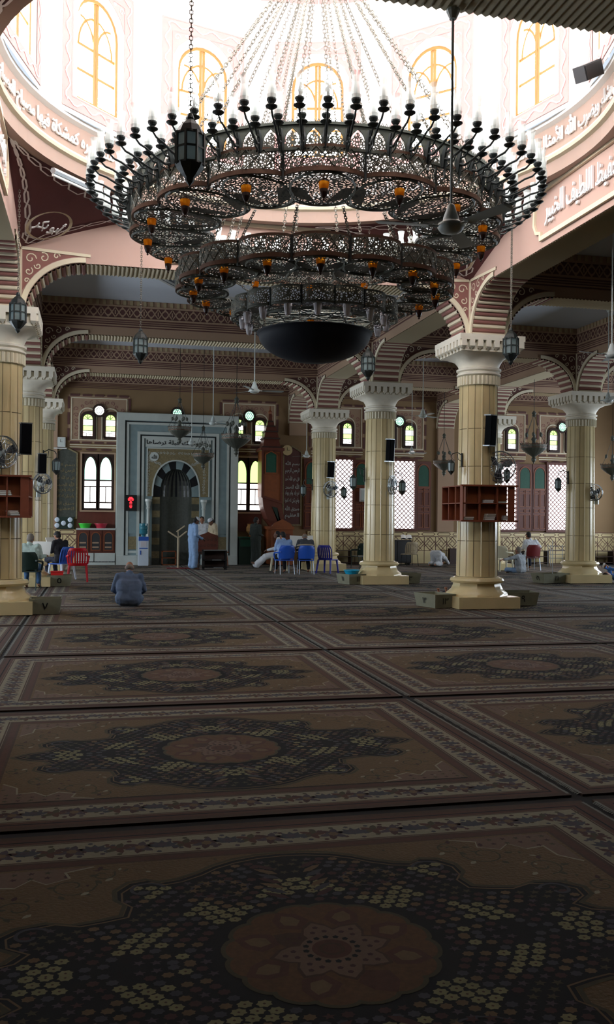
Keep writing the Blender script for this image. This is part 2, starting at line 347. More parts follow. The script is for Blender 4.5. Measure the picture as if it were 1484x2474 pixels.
def beam(k,p0,p1,dome=(0,0)):
    """dome = (left face, right face) flags: faces that look into the dome bay"""
    p0=V((*p0,0)); p1=V((*p1,0)); e=(p1-p0); L=e.length; e.normalize(); n=V((-e.y,e.x,0)); b=MB(); Z=V((0,0,1))
    a0,ax,az=.42,1.0,ZS-ZC
    def cv(t,sgn): a=t*PI/2; u=a0+ax*(1-math.cos(a)); z=ZC+az*math.sin(a); return (u if sgn>0 else L-u, z)
    NR=18
    for sgn in (1,-1):
        prof=[]
        for r in range(NR):
            for q in range(3):
                t=(r+q/3)/NR; u,z=cv(t,sgn); a=t*PI/2; d=(.0,.032,.032)[q]
                prof.append((u+sgn*math.cos(a)*d*1.0, z-math.sin(a)*d, r))
        prof.append((*cv(1,sgn),NR-1))
        for i in range(len(prof)-1):
            u,z,r=prof[i]; u2,z2,_=prof[i+1]
            P=[p0+e*u+Z*z-n*BT,p0+e*u2+Z*z2-n*BT,p0+e*u2+Z*z2+n*BT,p0+e*u+Z*z+n*BT]
            b.face(P,'rib_red' if r%2 else 'cream_trim')
    u0=a0+ax; ns=int((L-2*u0)/.075)
    for i in range(ns):
        ua=u0+(L-2*u0)*i/ns; ub=u0+(L-2*u0)*(i+1)/ns; um=(ua+ub)/2
        for A,B_,za,zb in ((ua,um,ZS,ZS-.022),(um,ub,ZS-.022,ZS)):
            b.face([p0+e*A+Z*za-n*BT,p0+e*B_+Z*zb-n*BT,p0+e*B_+Z*zb+n*BT,p0+e*A+Z*za+n*BT],'soffit')
    for side,fl in ((1,dome[0]),(-1,dome[1])):
        zt = 7.12 if fl else ZT+.02
        F=(p0+n*side*BT, e, Z, n*side); wm='wall_pink' if fl else 'wall_tan'
        pts=[(0,ZC),(a0,ZC)]+[cv(i/14,1) for i in range(1,15)]+[cv(1-i/14,-1) for i in range(0,15)]+[(L,ZC)]
        for i in range(len(pts)-1):
            (ua,za),(ub,zb)=pts[i],pts[i+1]
            if abs(ub-ua)>1e-4: b.poly(F,[(ua,za),(ub,zb),(ub,zt),(ua,zt)],0,wm)
        # cream bands along the arch, spandrels with scrolls
        for sgn in (1,-1):
            o=[]
            for i in range(15):
                t=i/14; a=t*PI/2; u,z=cv(t,sgn); o.append((u-sgn*.05*math.cos(a), z+.05*math.sin(a)))
            b.strip(F,o,.085,.03,'cream_trim',thick=.04)
            X=lambda u:(u if sgn>0 else L-u)
            z2=6.27
            b.strip(F,[(X(.33),ZC),(X(.33),z2)],.05,.02,'cream_trim',thick=.02); 
            if fl: b.strip(F,[(X(.36),z2),(X(1.5),z2-.06)],.05,.02,'cream_trim',thick=.02)
            sp=[(X(.37),ZC+.35)]+[((u-sgn*.11*math.cos(i/9*PI/2)),z+.11*math.sin(i/9*PI/2)) for i,(u,z) in [(i,cv(i/9,sgn)) for i in range(3,10)]]+[(X(.37),z2-.02)]
            sp[-2]=(sp[-2][0],min(sp[-2][1],z2-.03))
            b.poly(F,sp,.004,'rib_red' if fl else 'maroon')
            scrolls(b,F,[(X(.50),6.10,.1,0,1),(X(.72),6.13,.09,2,-1),(X(.47),5.88,.075,1,-1),(X(.93),6.17,.06,0,1),(X(.44),5.72,.045,0,1),(X(.62),5.98,.06,3,1)],.01,'cream_trim')
        if not fl:
            uu0,uu1=.34,L-.34
            lattice(b,F,uu0,uu1,6.5,6.8)
            for z in (6.46,6.41,6.36,6.30): b.strip(F,[(uu0,z),(uu1,z)],.025,.008,'maroon')
            b.strip(F,[(uu0,6.33),(uu1,6.33)],.03,.02,'wall_tan',thick=.02)
            nn=int((uu1-uu0)/.16)
            for i in range(nn): ua=uu0+(uu1-uu0)*i/nn; b.strip(F,[(ua,6.82),(ua,6.94)],.07,.02,'coving',thick=.02)
    return structure(b.build('trim_%d'%k))
k=1
for j,Y in enumerate(YS):
    for i in range(4):
        if j==0 and i==0: continue
        beam(k,(XS[i],Y),(XS[i+1],Y),(1,0) if (j==0 and i==1) else ((0,1) if (j==1 and i==1) else (0,0))); k+=1
ends=YS+[33.35]
for i,X in enumerate(XS[1:4]):
    for j in range(4):
        beam(k,(X,ends[j]),(X,ends[j+1]),(0,1) if (i==0 and j==0) else ((1,0) if (i==1 and j==0) else (0,0))); k+=1
# ---- frieze along the far wall
b=MB()
for x0,x1 in ((-1.29,6.95),(7.61,12.77),(13.43,19.0),(-7.5,-1.95)):
    F=FR((0,33,0),(1,0,0),(0,0,1),(0,-1,0)); lattice(b,F,x0,x1,6.42,6.7)
    for z in (6.38,6.33,6.28,6.22): b.strip(F,[(x0,z),(x1,z)],.025,.008,'maroon')
structure(b.build('trim_%d'%k)); k+=1
# ---- pendentives: between the square bay and the ring
HX,HY=4.15,4.47
def wallpt(t):
    c,s_=math.cos(t),math.sin(t); q=min(HX/max(abs(c),1e-6),HY/max(abs(s_),1e-6)); return c*q,s_*q
def low(t):
    x,y=wallpt(t)
    s_=abs(y) if abs(abs(x)-HX)<1e-4 else abs(x); full=HY if abs(abs(x)-HX)<1e-4 else HX
    return x,y,7.02-.80*max(0,(s_-1.45)/(full-1.45))**1.3
def pend(u,v):
    t=u*2*PI; x,y,z=low(t); rx,ry=RR*math.cos(t),RR*math.sin(t); return (2.82+x+(CX-2.82+rx-x)*v, CY+y+(ry-y)*v, z+(7.0-z)*v**.8)
b=MB(); b.grid(pend,192,6,'pendentive')
def on_pend(t,v,lift=.015): p=pend(t/(2*PI),v); return V((p[0],p[1],p[2]-lift))
def ribbon3(b,P,wd,mt):
    for i in range(len(P)-1):
        d=(P[i+1]-P[i]); n=V((-d.y,d.x,0)).normalized()*wd/2; b.face([P[i]-n,P[i+1]-n,P[i+1]+n,P[i]+n],mt)
for c in range(4):
    ca=math.atan2(HY,HX); base=[ca,PI-ca,PI+ca,2*PI-ca][c]
    def loc(s,v): return on_pend(base+s,v,.02)      # chain border of interlaced octagons round a triangle
    def edge(fa,n):
        for i in range(n):
            for sg in (1,-1):
                P=[]
                for q,off in ((0,0),(.2,1),(.8,1),(1,0)):
                    P.append(fa((i+q)/n,sg*off*.035))
                ribbon3(b,P,.03,'letter_white')
    W=.5
    edge(lambda q,o: loc(-.04+W*q, .10+.0*q+o*1.0+ .42*q),9)
    edge(lambda q,o: loc(.04-W*q, .10+o*1.0+.42*q),9)
    edge(lambda q,o: loc(-W+2*W*q, (.52 if True else 0)+o*1.6+.36*(1-abs(2*q-1))**.5),12)
    cc=loc(0,.42); R1=.36; ring=[]
    er=V((math.cos(base),math.sin(base),0)); et=V((-math.sin(base),math.cos(base),0))
    def disc(a,r): 
        p=cc+et*(r*math.cos(a))+er*(-r*.95*math.sin(a)); 
        rad=(p-V((CX,CY,p.z))).length; f=max(0,min(1,(5.95-rad)/(5.95-RR))); p.z=6.22+(7.0-6.22)*f**.85-.035; return p
    ribbon3(b,[disc(a*2*PI/28,R1) for a in range(29)],.05,'cream_trim')
    add_text(b,['علي','أبو بكر','عثمان','عمر'][c],lambda u,v,w_: disc(math.atan2(v,-u),math.hypot(u,v))-V((0,0,.01+w_)),.34,'letter_white',depth=.01,width=.5)
structure(b.build('ceiling_pendentives'))
# ---- ring with lettering, drum, dome
def cylpt(a,r,z): return V((CX+r*math.cos(a),CY+r*math.sin(a),z))
def ringlathe(b,prof,mt,n=96):
    i0=len(b.v); b.add([cylpt(2*PI*a/n,r,z) for r,z in prof for a in range(n)]); kk=b.mi(mt)
    for j in range(len(prof)-1):
        for a in range(n): c=(a+1)%n; b.f.append([i0+j*n+a,i0+j*n+c,i0+(j+1)*n+c,i0+(j+1)*n+a]); b.m.append(kk)
b=MB()
ringlathe(b,[(RR+.1,6.98),(RR-.06,6.98),(RR-.06,7.18)],'ring_tan')
ringlathe(b,[(RR-.06,7.18),(RR-.12,7.20),(RR-.14,7.24),(RR-.12,7.28),(RR-.05,7.30)],'cream_trim')
ringlathe(b,[(RR-.05,7.30),(RR-.05,7.73)],'ring_tan'); ringlathe(b,[(RR-.05,7.73),(RR-.13,7.76),(RR-.14,7.82),(RR-.05,7.87)],'dome_white')
verse='بسم الله الرحمن الرحيم الله نور السموات والأرض مثل نوره كمشكاة فيها مصباح المصباح في زجاجة الزجاجة كأنها كوكب دري يوقد من شجرة مباركة زيتونة لا شرقية ولا غربية يكاد زيتها يضيء ولو لم تمسسه نار نور على نور يهدي الله لنوره من يشاء ويضرب الله الأمثال للناس والله بكل شيء عليم صدق الله العظيم'
rr=RR-.06
A0=PI/2-.33   # azimuth where the verse begins; it runs leftwards round the ring
tot=2*PI*rr-.25
add_text(b,verse,lambda u,v,w_: cylpt(A0+(tot/2-u)/rr, rr-max(0,w_)-.002, 7.51+v),.40,'letter_white',depth=.035,width=tot,res=1)
structure(b.build('trim_%d'%k)); k+=1
DR=4.05; NW=12
def facet(i):
    a=math.radians(15+30*i); c=V((CX+DR*math.cos(PI/12)*math.cos(a),CY+DR*math.cos(PI/12)*math.sin(a),0)); return FR(c,(math.sin(a),-math.cos(a),0),(0,0,1),(-math.cos(a),-math.sin(a),0))
b=MB(); hw=DR*math.sin(PI/12); W2,ZA,ZB,ZR=.46,8.10,9.32,.48     # window half width, sill, springing, rise
win=[(-W2,ZA)]+[(-W2*math.cos(t),ZB+ZR*math.sin(t)) for t in [i*PI/12 for i in range(13)]]+[(W2,ZA)]
for i in range(12):
    F=facet(i)
    b.poly(F,[(-hw,7.8),(-W2,7.8),(-W2,10.76),(-hw,10.76)],0,'dome_white'); b.poly(F,[(W2,7.8),(hw,7.8),(hw,10.76),(W2,10.76)],0,'dome_white'); b.poly(F,[(-W2,7.8),(W2,7.8),(W2,ZA),(-W2,ZA)],0,'dome_white')
    for j in range(1,13):
        (xa,za),(xb,zb)=win[j],win[j+1]
        b.poly(F,[(xa,za),(xb,zb),(xb,10.76),(xa,10.76)],0,'dome_white')
    for j in range(len(win)-1):   # reveal
        (xa,za),(xb,zb)=win[j],win[j+1]; b.face([F[0]+F[1]*x+F[2]*z+F[3]*h for x,z,h in ((xa,za,0),(xb,zb,0),(xb,zb,-.2),(xa,za,-.2))],'dome_white')
    # pink scroll border
    q=.655
    for pts in ([(-q,7.98),(-q,10.04),(q,10.04),(q,7.98)],):
        b.strip(F,pts,.17,.01,'dome_pink',closed=True); 
        for d in (-.095,.095): b.strip(F,[(x+(-d if x<0 else d),z+(-d if z<9 else d)) for x,z in pts],.02,.015,'dome_pink',closed=True)
        wv=[]; n=60
        for s0,s1 in zip(pts,pts[1:]+pts[:1]):
            L_=math.hypot(s1[0]-s0[0],s1[1]-s0[1]); nn=int(L_/.06); ex_,ez_=(s1[0]-s0[0])/L_,(s1[1]-s0[1])/L_
            b.strip(F,[(s0[0]+ex_*L_*t/nn-ez_*.045*math.sin(t*1.1),s0[1]+ez_*L_*t/nn+ex_*.045*math.sin(t*1.1)) for t in range(nn+1)],.022,.02,'dome_white')
    for sgx in (-1,1):
        b.poly(F,[(sgx*.56,9.94),(sgx*.56,9.5),(sgx*.46,9.7),(sgx*.3,9.84),(sgx*.1,9.94)],.008,'dome_pink')
        scrolls(b,F,[(sgx*.48,9.84,.06,0,1),(sgx*.32,9.9,.03,1,-1)],.014,'dome_white')
structure(b.build('wall_drum'))
def arch_window(i):
    F=facet(i); b=MB(); In=[(x*.9,(z-ZA)*.96+ZA+.05) for x,z in win]; h=-.10
    b.strip(F,win+[win[0]],.10,h+.05,'wood_yellow',thick=.1)
    for x in (-.03,.03): b.strip(F,[(x,ZA),(x,ZB+ZR)],.05,h+.03,'wood_yellow',thick=.05)
    for z in (8.6,9.0): b.strip(F,[(-W2,z),(W2,z)],.045,h+.02,'wood_yellow',thick=.04)
    for sgx in (-1,1): b.strip(F,[(sgx*(.03+.3*(1-math.cos(t))),9.0+.45*math.sin(t)) for t in [j*PI/12 for j in range(7)]][::1],.035,h+.02,'wood_yellow',thick=.03)
    b.strip(F,arc(0,9.0,.36,0,180,12,.5),.035,h+.02,'wood_yellow',thick=.03)
    o=structure(b.build('window_%d'%(i+1)))
    g=MB(); g.poly(F,list(reversed(win)),-.13,'dome_light'); 
    pnt=g.build('pane',o); return o
for i in range(12): arch_window(i)
b=MB(); n=48; prof=[(DR+.02,10.72),(DR-.1,10.75),(DR-.1,10.84)]; ringlathe(b,prof,'dome_white',48)
b2=MB()
def domept(a,e,off=0): r=(DR-.02-off); return V((CX+r*math.cos(a)*math.cos(e),CY+r*math.sin(a)*math.cos(e),10.82+r*math.sin(e)*.95))
i0=len(b.v); NE=14; b.add([domept(2*PI*a/n,PI/2*j/NE*.995) for j in range(NE+1) for a in range(n)])
for j in range(NE):
    for a in range(n): c=(a+1)%n; b.f.append([i0+j*n+a,i0+j*n+c,i0+(j+1)*n+c,i0+(j+1)*n+a]); b.m.append(b.mi('dome_pink' if j<3 else 'dome_white'))
for a in range(48):
    P=lambda u,e: domept(2*PI*(a+u)/48,e,.03)
    for pts in ([(0,.0),(0,.06),(.25,.10),(.75,.10),(1,.06)],[(.25,.10),(.25,.16),(0,.2),(0,.28)],[(.75,.10),(.75,.16),(1,.2)],[(.25,.16),(.5,.2),(.75,.16)],[(.5,.2),(.5,.3)]):
        Q=[P(u,e) for u,e in pts]; b.tube(Q,.018,'dome_white',4)
    if a%2==0:
        for q in range(6):
            t=q*PI/3; b.tube([P(.5,.045),domept(2*PI*(a+.5+.13*math.cos(t))/48,.045+.022*math.sin(t),.03)],.014,'dome_white',4)
structure(b.build('ceiling_dome',smooth=False))
# lettered panels with trim on the walls under the ring
def wall_band(o,ex,en,txt,name,half=1.42):
    F=FR(o,ex,(0,0,1),en); b=MB()
    b.strip(F,[(-half,6.98),(half,6.98)],.07,.05,'cream_trim',thick=.05)
    b.strip(F,[(-half-.1,6.22),(half+.1,6.22)],.07,.05,'cream_trim',thick=.05)
    for sg in (-1,1): b.strip(F,[(sg*(half+.1),6.22),(sg*(half+.1),6.32),(sg*(half+.24),6.36),(sg*(half+.32),6.5),(sg*(half+.3),6.75),(sg*(half+.1),6.88),(sg*half,6.98)],.05,.04,'cream_trim',thick=.04)
    add_text(b,txt,lambda u,v,w_: F[0]+F[1]*u+F[2]*(6.6+v)+F[3]*(.01+max(0,w_)),.44,'letter_white',depth=.035,width=2*half-.15,res=1)
    return structure(b.build(name))
wall_band((CX,16.27,0),(1,0,0),(0,-1,0),'هو الله الذي لا إله إلا هو','trim_%d'%k); k+=1
wall_band((6.95,CY,0),(0,-1,0),(-1,0,0),'وهو الحفيظ اللطيف الخبير','trim_%d'%k); k+=1
wall_band((-1.29,CY,0),(0,1,0),(1,0,0),'إنا فتحنا لك فتحا مبينا','trim_%d'%k); k+=1
wall_band((CX,7.33,0),(-1,0,0),(0,1,0),'ينصرك الله نصرا عزيزا','trim_%d'%k); k+=1
# ================================================================ far wall: windows, dado, panels
FW=FR((0,33,0),(1,0,0),(0,0,1),(0,-1,0)); wn=13
def arched(x,z0,z1,w2,rise): return [(x-w2,z0)]+[(x-w2*math.cos(t),z1-rise+rise*math.sin(t)) for t in [i*PI/10 for i in range(11)]]+[(x+w2,z0)]
def small_window(x,z0=4.5,z1=5.27,w2=.155):
    global wn
    b=MB(); o=arched(x,z0,z1,w2,w2)
    b.strip(FW,arched(x,z0-.04,z1+.06,w2+.06,w2+.06)+[(x-w2-.06,z0-.04)],.10,.09,'wood_dark',thick=.09)
    for z in (z0+.2,z0+.38,z1-w2-.02): b.strip(FW,[(x-w2,z),(x+w2,z)],.022,.05,'wood_dark')
    for p in ([(x-.05,z0),(x-.05,z0+.12),(x+.04,z0+.12),(x+.04,z0+.2)],[(x-w2,z0+.12),(x-.05,z0+.12)],[(x+w2,z0+.07),(x+.04,z0+.07)],[(x,z1-w2),(x,z1)],[(x,z1-w2),(x-.09,z1-.05)],[(x,z1-w2),(x+.09,z1-.05)]): b.strip(FW,p,.018,.05,'wood_dark')
    f=structure(b.build('window_%d'%wn)); wn+=1
    g=MB(); g.poly(FW,[(x-w2,z0),(x+w2,z0),(x+w2,z0+.2),(x-w2,z0+.2)],.03,'outside_bright'); g.poly(FW,[(x-w2,z0+.2),(x+w2,z0+.2),(x+w2,z0+.38),(x-w2,z0+.38)],.03,'outside_green')
    zs=z1-w2-.02; g.poly(FW,[(x-w2,z0+.38),(x+w2,z0+.38),(x+w2,zs),(x-w2,zs)],.03,'outside_bright'); g.poly(FW,[(x-w2,zs)]+o[1:-1]+[(x+w2,zs)],.03,'outside_green')
    g.build('pane',f)
def rose(x,z,warm=0):
    global wn
    b=MB(); b.strip(FW,arc(x,z,.2,0,360,20)[:-1],.07,.08,'wood_dark',closed=True,thick=.08)
    for r,n in ((.07,6),(.13,12)):
        for i in range(n): a=i*360/n; b.strip(FW,arc(x+r*math.cos(math.radians(a)),z+r*math.sin(math.radians(a)),.035,0,360,6)[:-1],.012,.05,'wood_dark',closed=True)
    f=structure(b.build('window_%d'%wn)); wn+=1
    g=MB(); g.poly(FW,arc(x,z,.175,0,360,16)[:-1],.03,'outside_bright' if warm else 'outside_teal'); g.build('pane',f)
def tall_pair(x,z0,z1,halfs=.22,gap=.53,tint='outside_teal'):
    global wn
    b=MB(); b.strip(FW,[(x-gap-.05,z0-.08),(x-gap-.05,z1+.12),(x+gap+.05,z1+.12),(x+gap+.05,z0-.08)],.06,.1,'wall_tan',closed=True,thick=.1)
    f=structure(b.build('window_%d'%wn)); wn+=1; g=MB(); w=halfs
    for sx in (-1,1):
        c=x+sx*(gap/2+.0)
        ar=[(c-w,z0)]+[(c-w+w*(1-math.cos(t*PI/2))*1.0,z1-.5+.5*math.sin(t*PI/2)) for t in [i/7 for i in range(8)]]; ar+= [(2*c-a,z_) for a,z_ in reversed(ar[:-1])]
        b2=[(c-w,z0+1.0)]+ar[1:-1]+[(c+w,z0+1.0)]
        g.poly(FW,b2,.03,tint); g.poly(FW,[(c-w,z0),(c+w,z0),(c+w,z0+1.0),(c-w,z0+1.0)],.03,'outside_bright')
        fr=MB()
        for z,t_ in ((z0+1.0,.05),(z0+.78,.045),(z0+.22,.045),(z0,.05)): fr.strip(FW,[(c-w,z),(c+w,z)],t_,.06,'wood_dark',thick=.03)
        fr.strip(FW,[(c,z0+.22),(c,z0+.78)],.03,.055,'wood_dark'); fr.strip(FW,ar+[ar[0]],.05,.07,'wood_dark',thick=.05); fr.build('sash',f)
        # wood between the arch heads
        g.poly(FW,[(c-gap/2-.02,z0-.05),(c+gap/2+.02,z0-.05),(c+gap/2+.02,z1+.1),(c-gap/2-.02,z1+.1)],.02,'wood_dark')
    g.build('pane',f)
def grille(x0,x1,z0=1.3,z1=3.92,leaves=(1,1)):
    global wn
    b=MB(); b.strip(FW,[(x0-.04,z0),(x0-.04,z1+.04),(x1+.04,z1+.04),(x1+.04,z0)],.1,.12,'wood_red',closed=True,thick=.12)
    f=structure(b.build('window_%d'%wn)); wn+=1
    g=MB(); g.poly(FW,[(x0,z0),(x1,z0),(x1,z1),(x0,z1)],.01,'grille_light'); g.build('pane',f)
    g=MB(); s=.17; n=int((x1-x0+z1-z0)/s)+2
    for i in range(-2,n+2):
        for sg in (1,-1):
            pts=[]
            # clip the line u-sg*z=c
            c=(x0-z1 if sg>0 else x0+z0)+i*s
            def zz(x): return (x-c) if sg>0 else (c-x)
            xa,xb=x0,x1; za,zb=zz(xa),zz(xb)
            def clip(x,z):
                if z<z0: z=z0; x=(z+c) if sg>0 else (c-z)
                if z>z1: z=z1; x=(z+c) if sg>0 else (c-z)
                return x,z
            (xa,za),(xb,zb)=clip(xa,za),clip(xb,zb)
            if x0-1e-6<=xa<=x1+1e-6 and x0-1e-6<=xb<=x1+1e-6 and abs(xa-xb)>.02: g.strip(FW,[(xa,za),(xb,zb)],.030,.05+.002*sg,'rib_red',thick=.012)
    g.build('grille',f)
    for sx,on in zip((-1,1),leaves):
        if not on: continue
        xa=(x0-.05-.62) if sx<0 else x1+.05; xb=xa+.60; g=MB()
        g.prism(FW,[(xa,z0),(xb,z0),(xb,z1),(xa,z1)],.03,.08,'wood_red'); xm=(xa+xb)/2
        g.poly(FW,arched(xm,z1-.95,z1-.15,.2,.26),.085,'green_panel')
        g.strip(FW,arched(xm,z1-.98,z1-.11,.24,.28)+[(xm-.24,z1-.98)],.04,.1,'wood_orange',thick=.02)
        for za,zb in ((z0+.1,z0+.62),(z0+.72,z0+.85),(z0+.95,z0+1.45),(z0+1.5,z0+1.58)): 
            for q in (-1,1): g.strip(FW,[(xm+q*.13-.1,za),(xm+q*.13+.1,za),(xm+q*.13+.1,zb),(xm+q*.13-.1,zb)],.025,.1,'wood_orange',closed=True,thick=.02)
        g.build('shutter',f)
def deco_frame(x0,x1,z0,z1,name):
    b=MB(); b.poly(FW,[(x0,z0),(x1,z0),(x1,z1),(x0,z1)],.006,'wall_tan')
    def dash(a,bp):
        L_=math.hypot(bp[0]-a[0],bp[1]-a[1]); n=max(1,int(L_/.42))
        for i in range(n):
            t0,t1=(i+.12)/n,(i+.88)/n; b.strip(FW,[(a[0]+(bp[0]-a[0])*t0,a[1]+(bp[1]-a[1])*t0),(a[0]+(bp[0]-a[0])*t1,a[1]+(bp[1]-a[1])*t1)],.075,.02,'maroon')
    P=[(x0,z0),(x1,z0),(x1,z1),(x0,z1)]
    for a,c in zip(P,P[1:]+P[:1]): dash(a,c)
    b.strip(FW,[(x0+.1,z0+.1),(x1-.1,z0+.1),(x1-.1,z1-.1),(x0+.1,z1-.1)],.03,.03,'cream_trim',closed=True,thick=.02)
    xm=(x0+x1)/2; h=(x1-x0)/2
    for sx in (-1,1):
        for zz in [z0+.3+.22*i for i in range(int((z1-z0-.4)/.22))]: scrolls(b,FW,[(xm+sx*(h-.26),zz,.09,zz*3,sx),(xm+sx*(h-.45),zz+.1,.07,zz*2,-sx)] if zz>z1-.8 else [(xm+sx*(h-.26),zz,.09,zz*3,sx)],.012,'rib_red',.022)
    for i in range(6): scrolls(b,FW,[(xm-.45+.18*i,z1-.26,.08,i,1 if i%2 else -1)],.012,'rib_red',.02)
    return structure(b.build(name))
for g_,xc in enumerate((.12,5.47,8.8,11.25,15.48,18.04)):
    deco_frame(xc-1.05,xc+1.05,4.28,5.95,'trim_%d'%k); k+=1
    b=MB()
    for xx in (xc-.39,xc+.39): b.strip(FW,arched(xx,4.4,5.5,.3,.3),.04,.03,'cream_trim',thick=.02)
    b.strip(FW,[(xc-1,4.2),(xc+1,4.2)],.03,.03,'cream_trim'); b.strip(FW,[(xc-1,4.12),(xc+1,4.12)],.03,.03,'cream_trim')
    for i in range(4): b.poly(FW,arc(xc-.78+.52*i,4.04,.2,0,360,10,.045)[:-1],.01,'maroon')
    structure(b.build('trim_%d'%k)); k+=1
    small_window(xc-.39); small_window(xc+.39); rose(xc,5.42,g_==0)
rose(2.85,5.42)
tall_pair(.10,1.96,3.80); tall_pair(5.45,1.96,3.80,tint='outside_green')
grille(8.2,9.41); grille(10.64,11.87); grille(14.87,16.08); grille(17.43,18.65)
# dado with its geometric tile pattern
def dado(x0,x1):
    global k
    b=MB(); b.prism(FW,[(x0,0),(x1,0),(x1,1.24),(x0,1.24)],0,.04,'marble_cream'); dk='maroon'
    for z in (1.24,1.05,.52,.02): b.strip(FW,[(x0,z),(x1,z)],.022,.045,dk)
    n=round((x1-x0)/.46); c=(x1-x0)/n
    for i in range(n):
        a=x0+i*c; m_=a+c/2; zm=.785; r=.25
        b.strip(FW,[(a,.52),(a,1.05)],.022,.045,dk); b.strip(FW,[(m_-c/2,zm),(m_,zm+r),(m_+c/2,zm),(m_,zm-r)],.022,.046,dk,closed=True)
        for q in range(4):
            t=q*PI/2; cc,ss=math.cos(t),math.sin(t); P=[(.0,.12),(.11,.0),(.235,.13)]
            b.strip(FW,[(m_+x*cc-z*ss,zm+x*ss+z*cc) for x,z in P],.018,.047,dk)
        if i%2==0: b.strip(FW,[(a,.02),(a,.52)],.02,.045,dk)
    n=round((x1-x0)/.62); c=(x1-x0)/n
    for i in range(n): a=x0+i*c; b.strip(FW,[(a+.05,1.145),(a+.11,1.2),(a+c-.11,1.2),(a+c-.05,1.145),(a+c-.11,1.09),(a+.11,1.09)],.02,.046,dk,closed=True)
    structure(b.build('trim_%d'%k)); k+=1
dado(-7.5,-.62); dado(7.7,21)
for nm,xc in (('pilaster',13.1),('pilaster',-1.62),('pilaster',7.28)):
    b=MB(); b.bb(xc-.33,xc+.33,32.85,33,4.75 if xc==7.28 else 1.24,5.2,'wall_tan'); 
    structure(b.build('trim_%d'%k)); k+=1
# unseen side windows, added as glowing panes to brighten the hall
def added_side_win(x,nx,y,wd=1.2,z0=1.3,z1=3.9,mt='side_light'):
    global wn
    F=FR((x,y,0),(0,1,0),(0,0,1),(nx,0,0)); b=MB(); b.strip(F,[(-wd/2,z0),(-wd/2,z1),(wd/2,z1),(wd/2,z0)],.12,.08,'wood_red',closed=True,thick=.08)
    f=structure(b.build('window_%d'%wn)); wn+=1; g=MB()
    P=[(-wd/2,z0),(wd/2,z0),(wd/2,z1),(-wd/2,z1)]; g.poly(F,P if nx<0 else P[::-1],.03,mt); g.build('pane',f)
for y in (14,18,20.5,24.5,26.5,30,31.8): added_side_win(-8,1,y)
for y in (18.5,20.5,24.5,26.5,30.5): added_side_win(21,-1,y)
